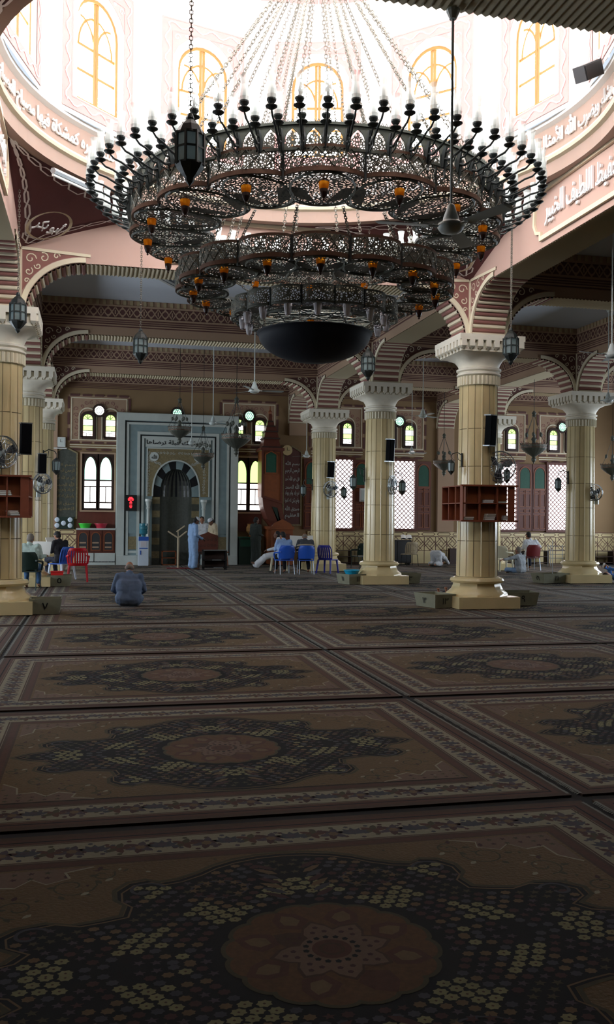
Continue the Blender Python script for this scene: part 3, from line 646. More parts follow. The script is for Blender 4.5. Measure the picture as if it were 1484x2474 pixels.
# ================================================================ carpets
def rug_mesh():
    b=MB(); hx,hy=1.94,1.53; Z0=.012
    cnt=[0]
    _poly=MB.poly; _strip=MB.strip
    def sq(h): cnt[0]+=1; return Z0+(h-Z0)*.4+(cnt[0]%19)*.000012
    b.poly=lambda F,p,h,m_:_poly(b,F,p,sq(h),m_)
    FL=FR((0,0,0),(1,0,0),(0,1,0),(0,0,1))
    b.bb(-hx,hx,-hy,hy,0,Z0,'rug_brown')
    def rect(d,h,mt): b.poly(FL,[(-hx+d,-hy+d),(hx-d,-hy+d),(hx-d,hy-d),(-hx+d,hy-d)],Z0+h,mt)
    def loop(d,w_,h,mt): b.strip(FL,[(-hx+d,-hy+d),(hx-d,-hy+d),(hx-d,hy-d),(-hx+d,hy-d)],w_,Z0+h,mt,closed=True)
    rect(.05,.0005,'rug_rust'); rect(.13,.001,'rug_cream'); rect(.145,.0014,'rug_cream'); loop(.14,.012,.0018,'rug_brown'); loop(.375,.012,.0018,'rug_brown')
    rect(.385,.002,'rug_brown'); loop(.43,.045,.0024,'rug_rust'); rect(.47,.003,'rug_field'); loop(.478,.014,.0034,'rug_black')
    loop(.09,.012,.001,'rug_black')
    rnd=random.Random(3)
    def flower(x,y,r,h,mt,n=7,lobes=True,ang=0,sx=1):
        P=[]
        for i in range(2*n): rr=r*(1 if i%2==0 else (.78 if lobes else .45)); a=ang+PI*i/n; P.append((x+rr*math.cos(a)*sx,y+rr*math.sin(a)))
        b.poly(FL,P,Z0+h,mt)
    def leaf(x,y,a,l,wd,h,mt): 
        c,s_=math.cos(a),math.sin(a); b.poly(FL,[(x+c*p-s_*q,y+s_*p+c*q) for p,q in ((0,0),(l*.3,wd),(l*.7,wd*.8),(l,0),(l*.7,-wd*.8),(l*.3,-wd))],Z0+h,mt)
    # floral border
    def motif(x,y,i,h=.0024):
        if i%3==0:
            for a in range(6): leaf(x,y,a*PI/3+.3,.085,.022,h,'rug_purple' if a%2 else 'rug_red')
            flower(x,y,.03,h+.0004,'rug_tan')
        elif i%3==1:
            for a in (-1.0,-.5,0,.5,1.0): leaf(x,y-.04,PI/2+a,.1,.018,h,'rug_grey'); leaf(x,y+.03,-PI/2+a,.08,.014,h,'rug_grey')
            flower(x,y,.028,h+.0004,'rug_purple')
        else:
            for a in range(5): leaf(x,y,a*PI*2/5,.075,.02,h,'rug_olive' if a%2 else 'rug_rust')
            flower(x+.05,y+.03,.022,h,'rug_red'); flower(x-.05,y-.03,.022,h,'rug_grey')
    dB=.26
    nx=30; ny=23
    for sy in (-1,1):
        for i in range(nx+1): x=-hx+dB+(2*(hx-dB))*i/nx; motif(x,sy*(hy-dB)+.012*math.sin(i*2),i); [flower(x+.06+.03*q,sy*(hy-dB)+.085*math.sin(i+q*1.9),.015,.0022,('rug_red','rug_grey','rug_olive','rug_purple')[q]) for q in range(4)]
    for sx in (-1,1):
        for i in range(1,ny): y=-hy+dB+(2*(hy-dB))*i/ny; motif(sx*(hx-dB)+.012*math.sin(i*2),y,i); flower(sx*(hx-dB)+.07,y+.08,.016,.0022,'rug_red'); flower(sx*(hx-dB)-.07,y+.07,.014,.0022,'rug_purple')
    # medallion outline, quarter traced then mirrored
    q=[(1.44,0),(1.34,.09),(1.22,.13),(1.17,.20),(1.26,.27),(1.27,.35),(1.20,.42),(1.08,.45),(.98,.41),(.88,.43),(.78,.46),(.76,.56),(.80,.62),(.80,.72),(.74,.80),(.66,.82),(.60,.78),(.52,.80),(.42,.86),(.34,.93),(.24,.985),(.12,1.02),(0,1.03)]
    def mirror(pts): 
        o=list(pts); o+=[(-x,y) for x,y in reversed(pts[:-1])]; o+=[(x,-y) for x,y in [(-a,c) for a,c in pts][1:]]; o+=[(x,-y) for x,y in reversed(pts[1:-1])]; return o
    O=mirror(q)
    b.poly(FL,O,Z0+.004,'rug_black'); b.strip(FL,[(x*1.015,y*1.02) for x,y in O],.02,Z0+.0044,'rug_olive',closed=True); b.strip(FL,[(x*.975,y*.97) for x,y in O],.009,Z0+.0048,'rug_tan',closed=True)
    for sx in (-1,1):
        for sy in (-1,1):
            for cx_,cy_,r,a0,sg in ((.68,.71,.095,.2,1),(1.15,.345,.085,.4,1)):
                P=[(sx*(cx_-(x-cx_)),sy*y) for x,y in spiral(cx_,cy_,r,.9,a0,sg,14)]
                b.strip(FL,P,.016,Z0+.0054,'rug_grey')
    # blossoms filling the medallion
    def inside(x,y):
        c=False; j=len(O)-1
        for i in range(len(O)):
            xi,yi=O[i]; xj,yj=O[j]
            if (yi>y)!=(yj>y) and x<(xj-xi)*(y-yi)/(yj-yi)+xi: c=not c
            j=i
        return c
    row=0; y=.02
    pal=['rug_flower','rug_tan','rug_flower','rug_grey','rug_red','rug_purple','rug_tan','rug_olive']
    while y<1.0:
        x=(.033 if row%2 else .0)+.02
        while x<1.42:
            X=x+.012*math.sin(y*17+x*5); Y=y+.022*math.sin(x*8.5+1)
            d=math.hypot(X,Y*1.0)
            if inside(X/.955,Y/.94 if Y>0 else Y) and inside(X,Y+.035) and d>.46:
                v=math.sin(X*9.2+1.3)*math.cos(Y*11-X*3.1)+.35*math.sin(X*23+Y*19)
                c=pal[0] if v>.45 else pal[3] if v>.22 else pal[1] if v>.0 else pal[4] if v>-.28 else pal[5] if v>-.6 else pal[7]
                r=.025 if v>.45 else .021
                n=7 if v>-.2 else 5
                if rnd.random()<.93:
                    a=rnd.random()
                    for sx in (-1,1):
                        for sy in (-1,1):
                            flower(sx*X,sy*Y,r,.0050+(.0003 if sx*sy>0 else 0),c,n,v>-.2,a*sx*sy,1.22)
                            if v>.45: flower(sx*X,sy*Y,.006,.0058,'rug_brown',4)
            x+=.066
        y+=.047; row+=1
    # four sprays above and below the rosette
    for sx in (-1,1):
        for sy in (-1,1):
            for i in range(7): leaf(sx*.06,sy*(.5+.055*i),(PI/2-.9 if sx>0 else PI/2+.9) if sy>0 else -(PI/2-.9 if sx>0 else PI/2+.9),.13,.018,.0062,('rug_red','rug_grey','rug_tan')[i%3])
            P=arc(0,0,.13,0,330,12); b.strip(FL,[(sx*(.35+x),sy*(.66+y*.7)) for x,y in P],.01,Z0+.0062,'rug_grey')
            for i in range(11): a=i*2*PI/11; flower(sx*(.35+.115*math.cos(a)),sy*(.66+.08*math.sin(a)),.026,.0066,'rug_tan' if i<8 else 'rug_red',5,False,a)
    # rosette
    def scal(r,n,d,ph=0): return [((r-d+d*abs(math.sin(n*t/2+ph))**.6)*math.cos(t),(r-d+d*abs(math.sin(n*t/2+ph))**.6)*math.sin(t)) for t in [i*2*PI/144 for i in range(144)]]
    b.poly(FL,scal(.43,16,.022),Z0+.0070,'rug_olive'); b.poly(FL,scal(.412,16,.03),Z0+.0075,'rug_gold')
    for i in range(8):
        a=(i+.5)*PI/4; c,s_=math.cos(a),math.sin(a)
        for q_,l,wd,hh,mt in ((.20,.19,.075,.0080,'rug_rust'),(.24,.11,.04,.0084,'rug_tan')): leaf(q_*c,q_*s_,a,l,wd,hh,mt)
    for i in range(8):
        a=i*PI/4+.12; c,s_=math.cos(a),math.sin(a)
        P=[(.09,-.055),(.15,-.068),(.20,-.048),(.245,0),(.20,.048),(.15,.068),(.09,.055)]
        for k_,hh,mt in ((1.04,.0088,'rug_brown'),(.96,.0092,'rug_pink')): b.poly(FL,[((x*c-y_*s_)*k_,(x*s_+y_*c)*k_) for x,y_ in P],Z0+hh,mt)
        for dx,dy in ((.15,.025),(.15,-.025),(.19,0)): flower(dx*c-dy*s_,dx*s_+dy*c,.013,.0096,'rug_red',5)
    b.poly(FL,arc(0,0,.125,0,360,28)[:-1],Z0+.0096,'rug_pink')
    for i in range(16): a=i*PI/8; flower(.102*math.cos(a),.102*math.sin(a),.014,.0100,'rug_black',5)
    b.poly(FL,arc(0,0,.078,0,360,24)[:-1],Z0+.0100,'rug_rust'); b.poly(FL,arc(0,0,.052,0,360,20)[:-1],Z0+.0104,'rug_brown'); b.poly(FL,arc(0,0,.036,0,360,16)[:-1],Z0+.0108,'rug_rust')
    # field corners and scattered sprays
    fx,fy=hx-.49,hy-.49
    for sx in (-1,1):
        for sy in (-1,1):
            P=[(fx,fy),(fx-.55,fy),(fx-.42,fy-.05),(fx-.44,fy-.12),(fx-.34,fy-.17),(fx-.27,fy-.10),(fx-.20,fy-.19),(fx-.1,fy-.17),(fx-.09,fy-.3),(fx,fy-.4)]
            b.poly(FL,[(sx*x,sy*y_) for x,y_ in P],Z0+.0038,'rug_pink'); b.strip(FL,[(sx*x,sy*y_) for x,y_ in P[1:]],.012,Z0+.0042,'rug_cream')
            for i in range(12): flower(sx*(fx-.04-.075*(i%5)),sy*(fy-.035-.06*(i//5)),.02,.0044,'rug_red' if i%2 else 'rug_olive',5,False,i)
            for (x,y_,r) in ((1.0,.82,.12),(1.22,.62,.1),(1.38,.35,.08),(.86,.93,.07)):
                b.strip(FL,[(sx*a,sy*c) for a,c in spiral(x,y_,r,1.2,x*9,1,16)],.009,Z0+.0040,'rug_olive')
                for i in range(5): leaf(sx*(x+r*.9*math.cos(i*1.3)),sy*(y_+r*.9*math.sin(i*1.3)),i*1.3,.05,.013,.0041,('rug_olive','rug_red','rug_tan','rug_cream')[i%4])
    for i in range(240):
        x,y_=rnd.uniform(-fx,fx),rnd.uniform(-fy,fy)
        if inside(x*.97,y_*.95): continue
        leaf(x,y_,rnd.uniform(0,6.3),rnd.uniform(.02,.045),.008,.0036,rnd.choice(['rug_olive','rug_olive','rug_red','rug_cream','rug_tan']))
    return b.mesh('carpet')
RM=rug_mesh()
def fringe_mesh():
    R_=[]
    for sx in (-1,1):
        b=MB(); b.face([(sx*1.925,-1.5,.0125),(sx*1.942,-1.5,.0125),(sx*1.942,1.5,.0125),(sx*1.925,1.5,.0125)],'fringe')
        for i in range(150):
            y=-1.5+3.0*i/150; b.face([(sx*1.94,y,.0124),(sx*1.94,y+.016,.0124),(sx*(1.960+.004*math.sin(i*7)),y+.014+.004*math.sin(i),.003),(sx*(1.960+.004*math.sin(i*7)),y+.002+.004*math.sin(i),.003)],'fringe')
        R_.append(b.mesh('fringe'))
    return R_
FM=fringe_mesh()
XR=[-9.05,-5.06,-1.07,2.92,6.86,10.82,14.8,18.8]; YR=[1.87,5.06,8.23,11.4,14.62,17.5,20.45,23.45,26.45,29.4,32.5]
def proj(p):
    d=V(p)-V((0,0,CAM_H)); z=d.dot(fwd)
    return (742+FPX*d.dot(RT)/z,1237-FPX*d.dot(UP)/z) if z>.3 else None
ordn=['nearest','second','third','fourth','fifth','sixth','seventh','eighth','ninth','farthest']
colw=['outside the left columns','left of the long seam','right of the long seam','just beyond the right columns','second beyond right columns','third beyond right columns','at the far right']
first=None
for j in range(10):
    for i in range(7):
        xc,yc=(XR[i]+XR[i+1])/2,(YR[j]+YR[j+1])/2
        vis=False
        for a in range(-4,5):
            for c in range(-4,5):
                p=proj((xc+a*.48,yc+c*.38,0))
                if p and 0<p[0]<1484 and p[1]<2474: vis=True
        if not vis: continue
        o=bpy.data.objects.new('carpet',RM); COL.objects.link(o); o.location=(xc,yc,0.001); sy=(YR[j+1]-YR[j]-(.11 if j<4 else .08))/3.06; o.scale=((XR[i+1]-XR[i]-.075)/3.88,sy,1)
        
        for fm in FM: f=bpy.data.objects.new('fringe',fm); COL.objects.link(f); f.parent=o
        pass
        tag(o,'brown medallion carpet in the %s row from the front, %s'%(ordn[j],colw[i]),'carpet','medallion carpets laid in rows')
# rolled dark edges in the seams where the backing lifts
# ================================================================ columns
def make_column():
    r=empty('column',(0,0,0))
    b=MB(); b.box((0,0,.11),(1.24,1.24,.22),'marble_cream')
    b.lathe([(.60,.22),(.585,.27),(.50,.34),(.46,.42),(.455,.46)],8,'marble_cream',rot=PI/8)
    b.lathe([(.44,.46),(.50,.47),(.525,.51),(.50,.555),(.44,.57),(.43,.58)],32,'marble_cream')
    b.build('base',r,'auto')
    b=MB(); n=16; z0,z1=.58,4.32; cuts=[.58,1.28,2.05,2.72,3.45,4.32]
    for q in range(5):
        za,zb=cuts[q],cuts[q+1]; ra=.40-.035*(za-z0)/(z1-z0); rb=.40-.035*(zb-z0)/(z1-z0)
        b.lathe([(ra,za+.006),(rb,zb-.006)],n,'marble_cream',rot=PI/16,cap=False)
        b.lathe([(rb-.008,zb-.006),(rb-.008,zb+.006)],n,'joint',rot=PI/16,cap=False)
    for a in range(0,n):
        t=2*PI*a/n+PI/16
        if a%2==0: b.tube([(.400*math.cos(t),.400*math.sin(t),.6),(.365*math.cos(t),.365*math.sin(t),4.3)],.006,'joint',4)
        else: b.tube([(.392*math.cos(t),.392*math.sin(t),.6),(.358*math.cos(t),.358*math.sin(t),4.3)],.018,'marble_cream',6)
    b.build('shaft',r,'auto')
    b=MB()
    for a in range(32):
        t=2*PI*a/32; b.tube([(.385*math.cos(t),.385*math.sin(t),4.30),(.385*math.cos(t),.385*math.sin(t),4.47)],.034,'marble_pale',6)
    b.lathe([(.36,4.29),(.39,4.30),(.39,4.47),(.41,4.48)],32,'marble_pale')
    b.lathe([(.38,4.48),(.425,4.50),(.425,4.53),(.385,4.545),(.385,4.57),(.43,4.585),(.435,4.62),(.39,4.64)],32,'capital_stone')
    b.lathe([(.385,4.64),(.40,4.70),(.45,4.80),(.54,4.87),(.60,4.89)],32,'capital_stone',sq=[0,.1,.3,.65,1],rot=PI/4)
    b.bb(-.57,.57,-.57,.57,4.88,5.08,'capital_stone'); b.bb(-.66,.66,-.66,.66,5.09,5.2,'capital_stone')
    for s4 in range(4):
        c,s_=math.cos(s4*PI/2),math.sin(s4*PI/2); b.T=M4.Rotation(s4*PI/2,4,'Z')
        for i in range(8):
            y=-.58+1.16*i/7
            b.box((.60,y,5.03),(.12,.10,.12),'capital_stone'); b.face([(.66,y-.05,4.97),(.66,y+.05,4.97),(.58,y,4.90)],'capital_stone')
            b.box((.59,y,4.955),(.05,.06,.05),'marble_gold')
            b.face([(.66,y-.05,4.97),(.58,y,4.90),(.54,y-.05,4.97)],'capital_stone'); b.face([(.66,y+.05,4.97),(.54,y+.05,4.97),(.58,y,4.90)],'capital_stone')
        for i in range(7):
            y=-.50+1.0*i/6; b.box((.555,y,4.925),(.07,.09,.07),'capital_stone')
        b.T=None
    b.build('capital',r,'auto'); return r
c0=make_column(); used=False
clab={(0,0):None,(-1.62,16.6):'cream marble column at the left edge with a bookshelf round it',(7.28,16.6):'nearest full cream marble column, the large one with a bookshelf round it',(7.28,22.9):'cream marble column behind the blue bowl, next back from the large one',
 (7.28,28.9):'cream marble column beside the three blue chairs',(-1.62,22.9):'left cream column behind the one at the edge, beside the red bucket',(-1.62,28.9):'farthest left cream column before the carved wall panel',
 (13.1,22.9):'cream marble column at right with a white and green wall fan',(13.1,28.9):'far cream column mostly hidden behind the large bookshelf column'}
for (x,y),lb in clab.items():
    if not lb: continue
    if not used: o=c0; o.location=(x,y,.027); used=True
    else: o=clone(c0,(x,y,.027))
    o.scale=(1,1,5.173/5.2)
    tag(o,lb,'column','cream marble columns')
for x,y in ((-1.62,7.0),(7.28,7.0),(13.1,16.6)): clone(c0,(x,y,.027))['label']='cream marble column out of view at the %s'%('near left','near right','right')[[-1.62,7.28,13.1].index(x)]
# ================================================================ great chandelier
CHX,CHY=2.87,12.0
ch=empty('chandelier',(CHX,CHY,0),0,'huge three-tiered pierced bronze ring chandelier with amber cups hanging under the dome','chandelier')
def lobed(Ro,d,n,ph,t,pw=.6): return Ro-d+d*abs(math.cos((t+ph)*n/2))**pw
def ringpts(f,n,z): return [(f(2*PI*i/n)*math.cos(2*PI*i/n),f(2*PI*i/n)*math.sin(2*PI*i/n),z) for i in range(n)]
PH=PI/16 - PI/2      # so a cusp faces the viewer
def wall(b,f,z0,z1,n,mt,thick=0):
    A=ringpts(f,n,z0); B=ringpts(f,n,z1); i0=b.add(A+B); kk=b.mi(mt)
    for i in range(n): j=(i+1)%n; b.f.append([i0+i,i0+j,i0+n+j,i0+n+i]); b.m.append(kk)
def annulus(b,f,g,z,n,mt):
    A=ringpts(f,n,z); B=ringpts(g,n,z); i0=b.add(A+B); kk=b.mi(mt)
    for i in range(n): j=(i+1)%n; b.f.append([i0+i,i0+j,i0+n+j,i0+n+i]); b.m.append(kk)
def bandsolid(b,f,z0,z1,th,n,mt):
    wall(b,f,z0,z1,n,mt); wall(b,lambda t:f(t)-th,z0,z1,n,mt); annulus(b,f,lambda t:f(t)-th,z0,n,mt); annulus(b,f,lambda t:f(t)-th,z1,n,mt)
def amber_cup():
    b=MB(); b.lathe([(.052,0),(.06,-.01),(.055,-.05),(.048,-.085)],12,'amber_glass',cap=False); b.lathe([(.048,-.085),(.046,-.12),(.03,-.165),(.012,-.185),(.016,-.2),(.0,-.215)],12,'amber_dark'); b.lathe([(.064,.0),(.066,.012),(.05,.012)],12,'bronze_rim',cap=False); return b.mesh('amber_cup')
AC=amber_cup()
def chain_mesh(L,link=.055,r=.006):
    b=MB(); n=max(1,int(L/(link*.72)))
    for i in range(n):
        z=-L*(i+.5)/n; h=link*.5; w_=link*.28
        P=[(0,0,h),(w_,0,h*.5),(w_,0,-h*.5),(0,0,-h),(-w_,0,-h*.5),(-w_,0,h*.5)]
        if i%2: P=[(0,x,zz) for x,y,zz in P]
        b.tube([(x,y,z+zz) for x,y,zz in P],r,'chain_metal',4,closed=True)
    return b.mesh('chain')
CM={}
def chain(p0,p1,parent=None,link=.055,r=.006,name='chain'):
    p0=V(p0); p1=V(p1); L=(p1-p0).length; key=(round(L,2),link,r)
    if key not in CM: CM[key]=chain_mesh(L,link,r)
    o=bpy.data.objects.new(name,CM[key]); COL.objects.link(o); o.parent=parent; o.location=p0
    o.rotation_euler=(p0-p1).to_track_quat('Z','Y').to_euler(); return o
def tier(name_,Ro,d,Ri,di,z,hw,lampR,lampz,extra=None,ph=PH,plate='pierced_plate',wallm='pierced_bronze',top=True,rimm='bronze_rim'):
    f=lambda t:lobed(Ro,d,16,ph,t); g=lambda t:Ri+di-di*abs(math.cos((t+ph)*8))**.6; N=256
    b=MB(); wall(b,f,z+.05,z+hw,N,wallm)
    for i in range(16):      # diamond bars over each lobe
        for q in range(5):
            t0=-ph+(i-.5)*PI/8+PI/8*q/5; t1=t0+PI/8/5
            for ta,tb in ((t0,t1),(t1,t0)): b.tube([((f(t)+.004)*math.cos(t),(f(t)+.004)*math.sin(t),zz) for t,zz in ((ta,z+.05),((ta+tb)/2,z+.05+(hw-.05)/2),(tb,z+hw))],.006,'bronze',4)
        t=-ph+(i+.5)*PI/8; r=f(t); b.tube([(r*math.cos(t),r*math.sin(t),z-.03),(r*math.cos(t),r*math.sin(t),z+hw+.02)],.022,'iron',6)
    tr=b.build('tier',ch); tag(tr,name_)
    b=MB(); annulus(b,lambda t:f(t)-.01,lambda t:g(t)+.01,z+.005,N,plate)
    b.build('plate',tr)
    b=MB(); bandsolid(b,f,z,z+.05,.035,N,rimm); bandsolid(b,lambda t:g(t)+.03,z-.01,z+.03,.03,N,'iron')
    if top: bandsolid(b,f,z+hw,z+hw+.03,.03,N,rimm)
    # ribbed circle round each lamp, cut with small teeth
    for i in range(16):
        t=-ph+i*PI/8; rc=(Ro+Ri)/2; cx,cy_=rc*math.cos(t),rc*math.sin(t); ra=(Ro-Ri)/2-.03; rb=rc*math.sin(PI/16)*1.0
        P=[]
        for q in range(20):
            a=2*PI*q/20; ur=ra*math.cos(a); ut=rb*math.sin(a); P.append((cx+ur*math.cos(t)-ut*math.sin(t),cy_+ur*math.sin(t)+ut*math.cos(t),z-.004))
        b.tube(P,.016,'bronze',4,closed=True)
        for sg in (-1,1): b.face([(rr_*math.cos(t+sg*dt),rr_*math.sin(t+sg*dt),z+.012) for rr_,dt in ((Ri+.05,.03),(rc,.12),(rc+.1*ra,.19),(rc-.5*ra,.19))],'iron')
    b.build('rim',tr)
    for i in range(16):
        t=-ph+i*PI/8; o=bpy.data.objects.new('amber_cup',AC); COL.objects.link(o); o.parent=tr; o.location=(lampR*math.cos(t),lampR*math.sin(t),lampz)
    b=MB()
    for i in range(16): t=-ph+i*PI/8; b.tube([((lampR-.02)*math.cos(t),(lampR-.02)*math.sin(t),lampz+.01),((lampR-.02)*math.cos(t),(lampR-.02)*math.sin(t),z+.02)],.008,'iron',5); b.tube([(.99*f(t)*math.cos(t),.99*f(t)*math.sin(t),z+.02),(g(t)*math.cos(t),g(t)*math.sin(t),z+.02)],.01,'iron',5)
    b.build('lamp_bracket',tr)
    return tr,f,g
t1,f1,g1=tier('widest top tier',2.50,.17,1.36,.16,5.47,.26,2.26,5.43)
t2,f2,g2=tier('middle tier',1.88,.13,1.16,.1,4.73,.25,1.64,4.77)
# arcade of pointed openings above the widest tier
b=MB(); NA=64; Ra=2.43; zA,zB=5.73,6.0
def cyl(t,z,r=Ra): return (r*math.cos(t),r*math.sin(t),z)
for i in range(NA):
    t0=2*PI*i/NA+PI/2*3; c=2*PI/NA
    wall_=[(.10,0),(.10,.10)]; 
    L_=[(0,0),(.12,0),(.12,.09),(.16,.14),(.26,.185),(.5,.235),(.5,.27),(0,.27)]
    for P in (L_,[(1-x,y) for x,y in reversed(L_)]): b.face([cyl(t0+c*x,zA+y) for x,y in P],'bronze')
    b.tube([cyl(t0+c*x,zA+y,Ra+.01) for x,y in ((.14,0),(.14,.09),(.18,.14),(.28,.18),(.5,.225),(.72,.18),(.82,.14),(.86,.09),(.86,0))],.007,'bronze',4)
    b.face([cyl(t0+c*.15,zA+.005),cyl(t0+c*.85,zA+.005),cyl(t0+c*.85,zA+.1),cyl(t0+c*.5,zA+.2),cyl(t0+c*.15,zA+.1)],'pierced_bronze')
    for q in range(5): x=q/5; b.tube([cyl(t0+c*x,zB+.01),cyl(t0+c*(x+.1),zB+.055),cyl(t0+c*(x+.2),zB+.01)],.006,'bronze',4)
bandsolid(b,lambda t:Ra+.02,zB-.01,zB+.02,.04,128,'bronze'); bandsolid(b,lambda t:Ra+.02,zA-.02,zA+.01,.04,128,'bronze')
b.build('arcade',ch)
# candle arms
b=MB()
b.tube([(2.45,0,5.70),(2.47,0,5.84),(2.50,0,5.93)],[.03,.035,.02],'iron',6)
b.tube([(2.46,0,5.80),(2.56,0,5.76),(2.70,0,5.80),(2.83,0,5.86),(2.92,0,5.88),(2.98,0,5.93)],[.016,.014,.014,.012,.012,.01],'iron',6)
b.tube([(2.46,0,5.86),(2.56,0,5.86),(2.62,0,5.92)],[.014,.012,.012],'iron',6)
b.tube([(2.66,0,5.80),(2.62,0,5.72),(2.52,0,5.70),(2.50,0,5.76),(2.55,0,5.78)],.009,'iron',5)
b.face([(2.46,0,5.55),(2.46,0,5.9),(2.54,0,5.8),(2.50,0,5.62)],'iron')
for x,z in ((2.98,5.93),(2.62,5.92)): b.lathe([(.012,-.01),(.035,.0),(.062,.018),(.064,.026),(.03,.03),(.022,.05),(.036,.062),(.05,.085),(.052,.1),(.03,.1)],12,'iron',c=(x,0,z))
AM=b.mesh('candle_arm')
b=MB(); b.lathe([(.042,0),(.056,.05),(.05,.11),(.038,.18),(.044,.24),(.056,.29)],10,'bulb_glass',cap=False); b.lathe([(.012,0),(.012,.06),(.017,.09),(.010,.13),(.001,.15)],8,'white_plastic'); GM=b.mesh('glass_chimney')
for i in range(64):
    o=bpy.data.objects.new('candle_arm',AM); COL.objects.link(o); o.parent=ch; o.rotation_euler=(0,0,2*PI*i/64+PI/2)
    for x,z in ((2.98,6.02),(2.62,6.01)): g=bpy.data.objects.new('glass_chimney',GM); COL.objects.link(g); g.parent=o; g.location=(x,0,z)
# lowest tier with white glass cups
f3=lambda t:lobed(1.13,.07,16,PH,t); g3=lambda t:.78
b=MB(); wall(b,f3,4.39,4.58,256,'pierced_bronze')
for i in range(16): t=-PH+(i+.5)*PI/8; r=f3(t); b.tube([(r*math.cos(t),r*math.sin(t),4.36),(r*math.cos(t),r*math.sin(t),4.6)],.018,'iron',6)
tr=b.build('tier',ch); tag(tr,'small grey lowest tier with white glass cups')
b=MB(); annulus(b,f3,g3,4.385,256,'pierced_plate'); b.build('plate',tr)
b=MB(); bandsolid(b,f3,4.37,4.40,.03,256,'bronze'); bandsolid(b,f3,4.58,4.60,.03,256,'bronze'); bandsolid(b,g3,4.36,4.40,.03,64,'bronze')
for i in range(8):
    t=i*PI/4+.2; b.tube([(.76*math.cos(t),.76*math.sin(t),4.38),(.76*math.cos(t+2.0),.76*math.sin(t+2.0),4.38)],.014,'bronze',5); b.tube([(.76*math.cos(t),.76*math.sin(t),4.38),(.76*math.cos(t+PI*.9),.76*math.sin(t+PI*.9),4.38)],.010,'bronze',5)
b.build('rim',tr)
b=MB(); b.lathe([(.052,.0),(.054,-.05),(.046,-.1),(.034,-.16),(.01,-.17)],12,'glass_white'); b.lathe([(.02,.05),(.03,.03),(.045,.02),(.045,.0)],10,'iron'); WC=b.mesh('glass_cup')
for i in range(16): t=-PH+i*PI/8+PI/16*0; o=bpy.data.objects.new('glass_cup',WC); COL.objects.link(o); o.parent=tr; o.location=(.97*math.cos(t),.97*math.sin(t),4.41)
# bowl
b=MB(); P=[(.76*math.sin(a),-.37*math.cos(a)) for a in [i*PI/2/10 for i in range(11)]]
b.lathe([(r,4.18+z) for r,z in P]+[(.785,4.185),(.785,4.2),(.75,4.2)]+[(r*.97,4.2+z*.97) for r,z in reversed(P)],48,'bowl_dark',cap=False); bo=b.build('bowl',ch,True)
for i in range(8): t=i*PI/4+.3; chain((.78*math.cos(t),.78*math.sin(t),4.38),(.75*math.cos(t),.75*math.sin(t),4.2),ch,.05,.005)
# hub and the long chains
b=MB(); b.lathe([(.02,9.15),(.12,9.2),(.22,9.26),(.22,9.34),(.1,9.4),(.05,9.5),(.03,14.6)],16,'iron'); b.build('hanging_rod',ch)
for i in range(16):
    t=-PH+(i+.5)*PI/8; chain((.2*math.cos(t),.2*math.sin(t),9.3),(2.36*math.cos(t),2.36*math.sin(t),6.0),ch,.075,.0075)
    if i%2==0:
        chain((.15*math.cos(t),.15*math.sin(t),9.25),(1.40*math.cos(t),1.40*math.sin(t),5.5),ch,.07,.0055)
    chain((1.42*math.cos(t),1.42*math.sin(t),5.46),(1.72*math.cos(t),1.72*math.sin(t),5.0),ch,.06,.007)
    if i%2: chain((1.25*math.cos(t),1.25*math.sin(t),4.72),(1.04*math.cos(t),1.04*math.sin(t),4.6),ch,.05,.006)
# ================================================================ prayer niche in its marble frame
MX=2.80; YF=32.55
mh=empty('prayer_niche',(0,0,0),0,'tall grey-blue marble prayer niche with pointed arch and lettered band on the far wall','prayer niche')
F=FR((0,YF,0),(1,0,0),(0,0,1),(0,-1,0)); b=MB()
def pt_arch(w2,z0,h,n=10): L=[(MX-w2+w2*(1-math.cos(i/n*PI/2))**1.15,z0+h*math.sin(i/n*PI/2)**.92) for i in range(n+1)]; return L+[(2*MX-x,z) for x,z in reversed(L[:-1])]
OA=pt_arch(.83,2.42,1.28); IA=pt_arch(.56,2.42,.98)
x0,x1,zt=.74,5.0,5.33
def fill(A,xl,xr,z0,z1,h,mt):   # rectangle minus arch opening
    b.poly(F,[(xl,z0),(A[0][0],z0),(A[0][0],z1),(xl,z1)],h,mt); b.poly(F,[(A[-1][0],z0),(xr,z0),(xr,z1),(A[-1][0],z1)],h,mt)
    for (xa,za),(xb,zb) in zip(A,A[1:]): b.poly(F,[(xa,za),(xb,zb),(xb,z1),(xa,z1)],h,mt)
fill(OA,x0,x1,0,zt,0,'marble_blue')
b.bb(x0-.02,x0+.0,YF,33,0,zt,'marble_white'); b.bb(x1,x1+.02,YF,33,0,zt,'marble_white'); b.bb(x0-.02,x1+.02,YF,33,zt,zt+.02,'marble_white')
for d,wd,th,mt in ((.13,.26,.08,'marble_white'),(.30,.03,.03,'marble_black'),(.36,.08,.05,'marble_white'),(.74,.1,.05,'marble_white'),(.82,.03,.03,'marble_black'),(.89,.08,.05,'marble_white')):
    dt=d if d<.5 else d-.05
    if d<.5: b.strip(F,[(x0+d,.0 if d<.2 else .35),(x0+d,zt-dt),(x1-d,zt-dt),(x1-d,0 if d<.2 else .35)],wd,th,mt,thick=th)
    else: b.strip(F,[(x0+d,.35),(x0+d,zt-dt),(x1-d,zt-dt),(x1-d,.35)],wd,th,mt,thick=th)
for xx in (x0+.52,x1-.52):
    for z0,z1,mt in ((.42,.5,'marble_white'),(.55,1.0,'marble_gold'),(1.1,2.2,'marble_blue')): b.prism(F,[(xx-.17,z0),(xx+.17,z0),(xx+.17,z1),(xx-.17,z1)],0,.03,mt)
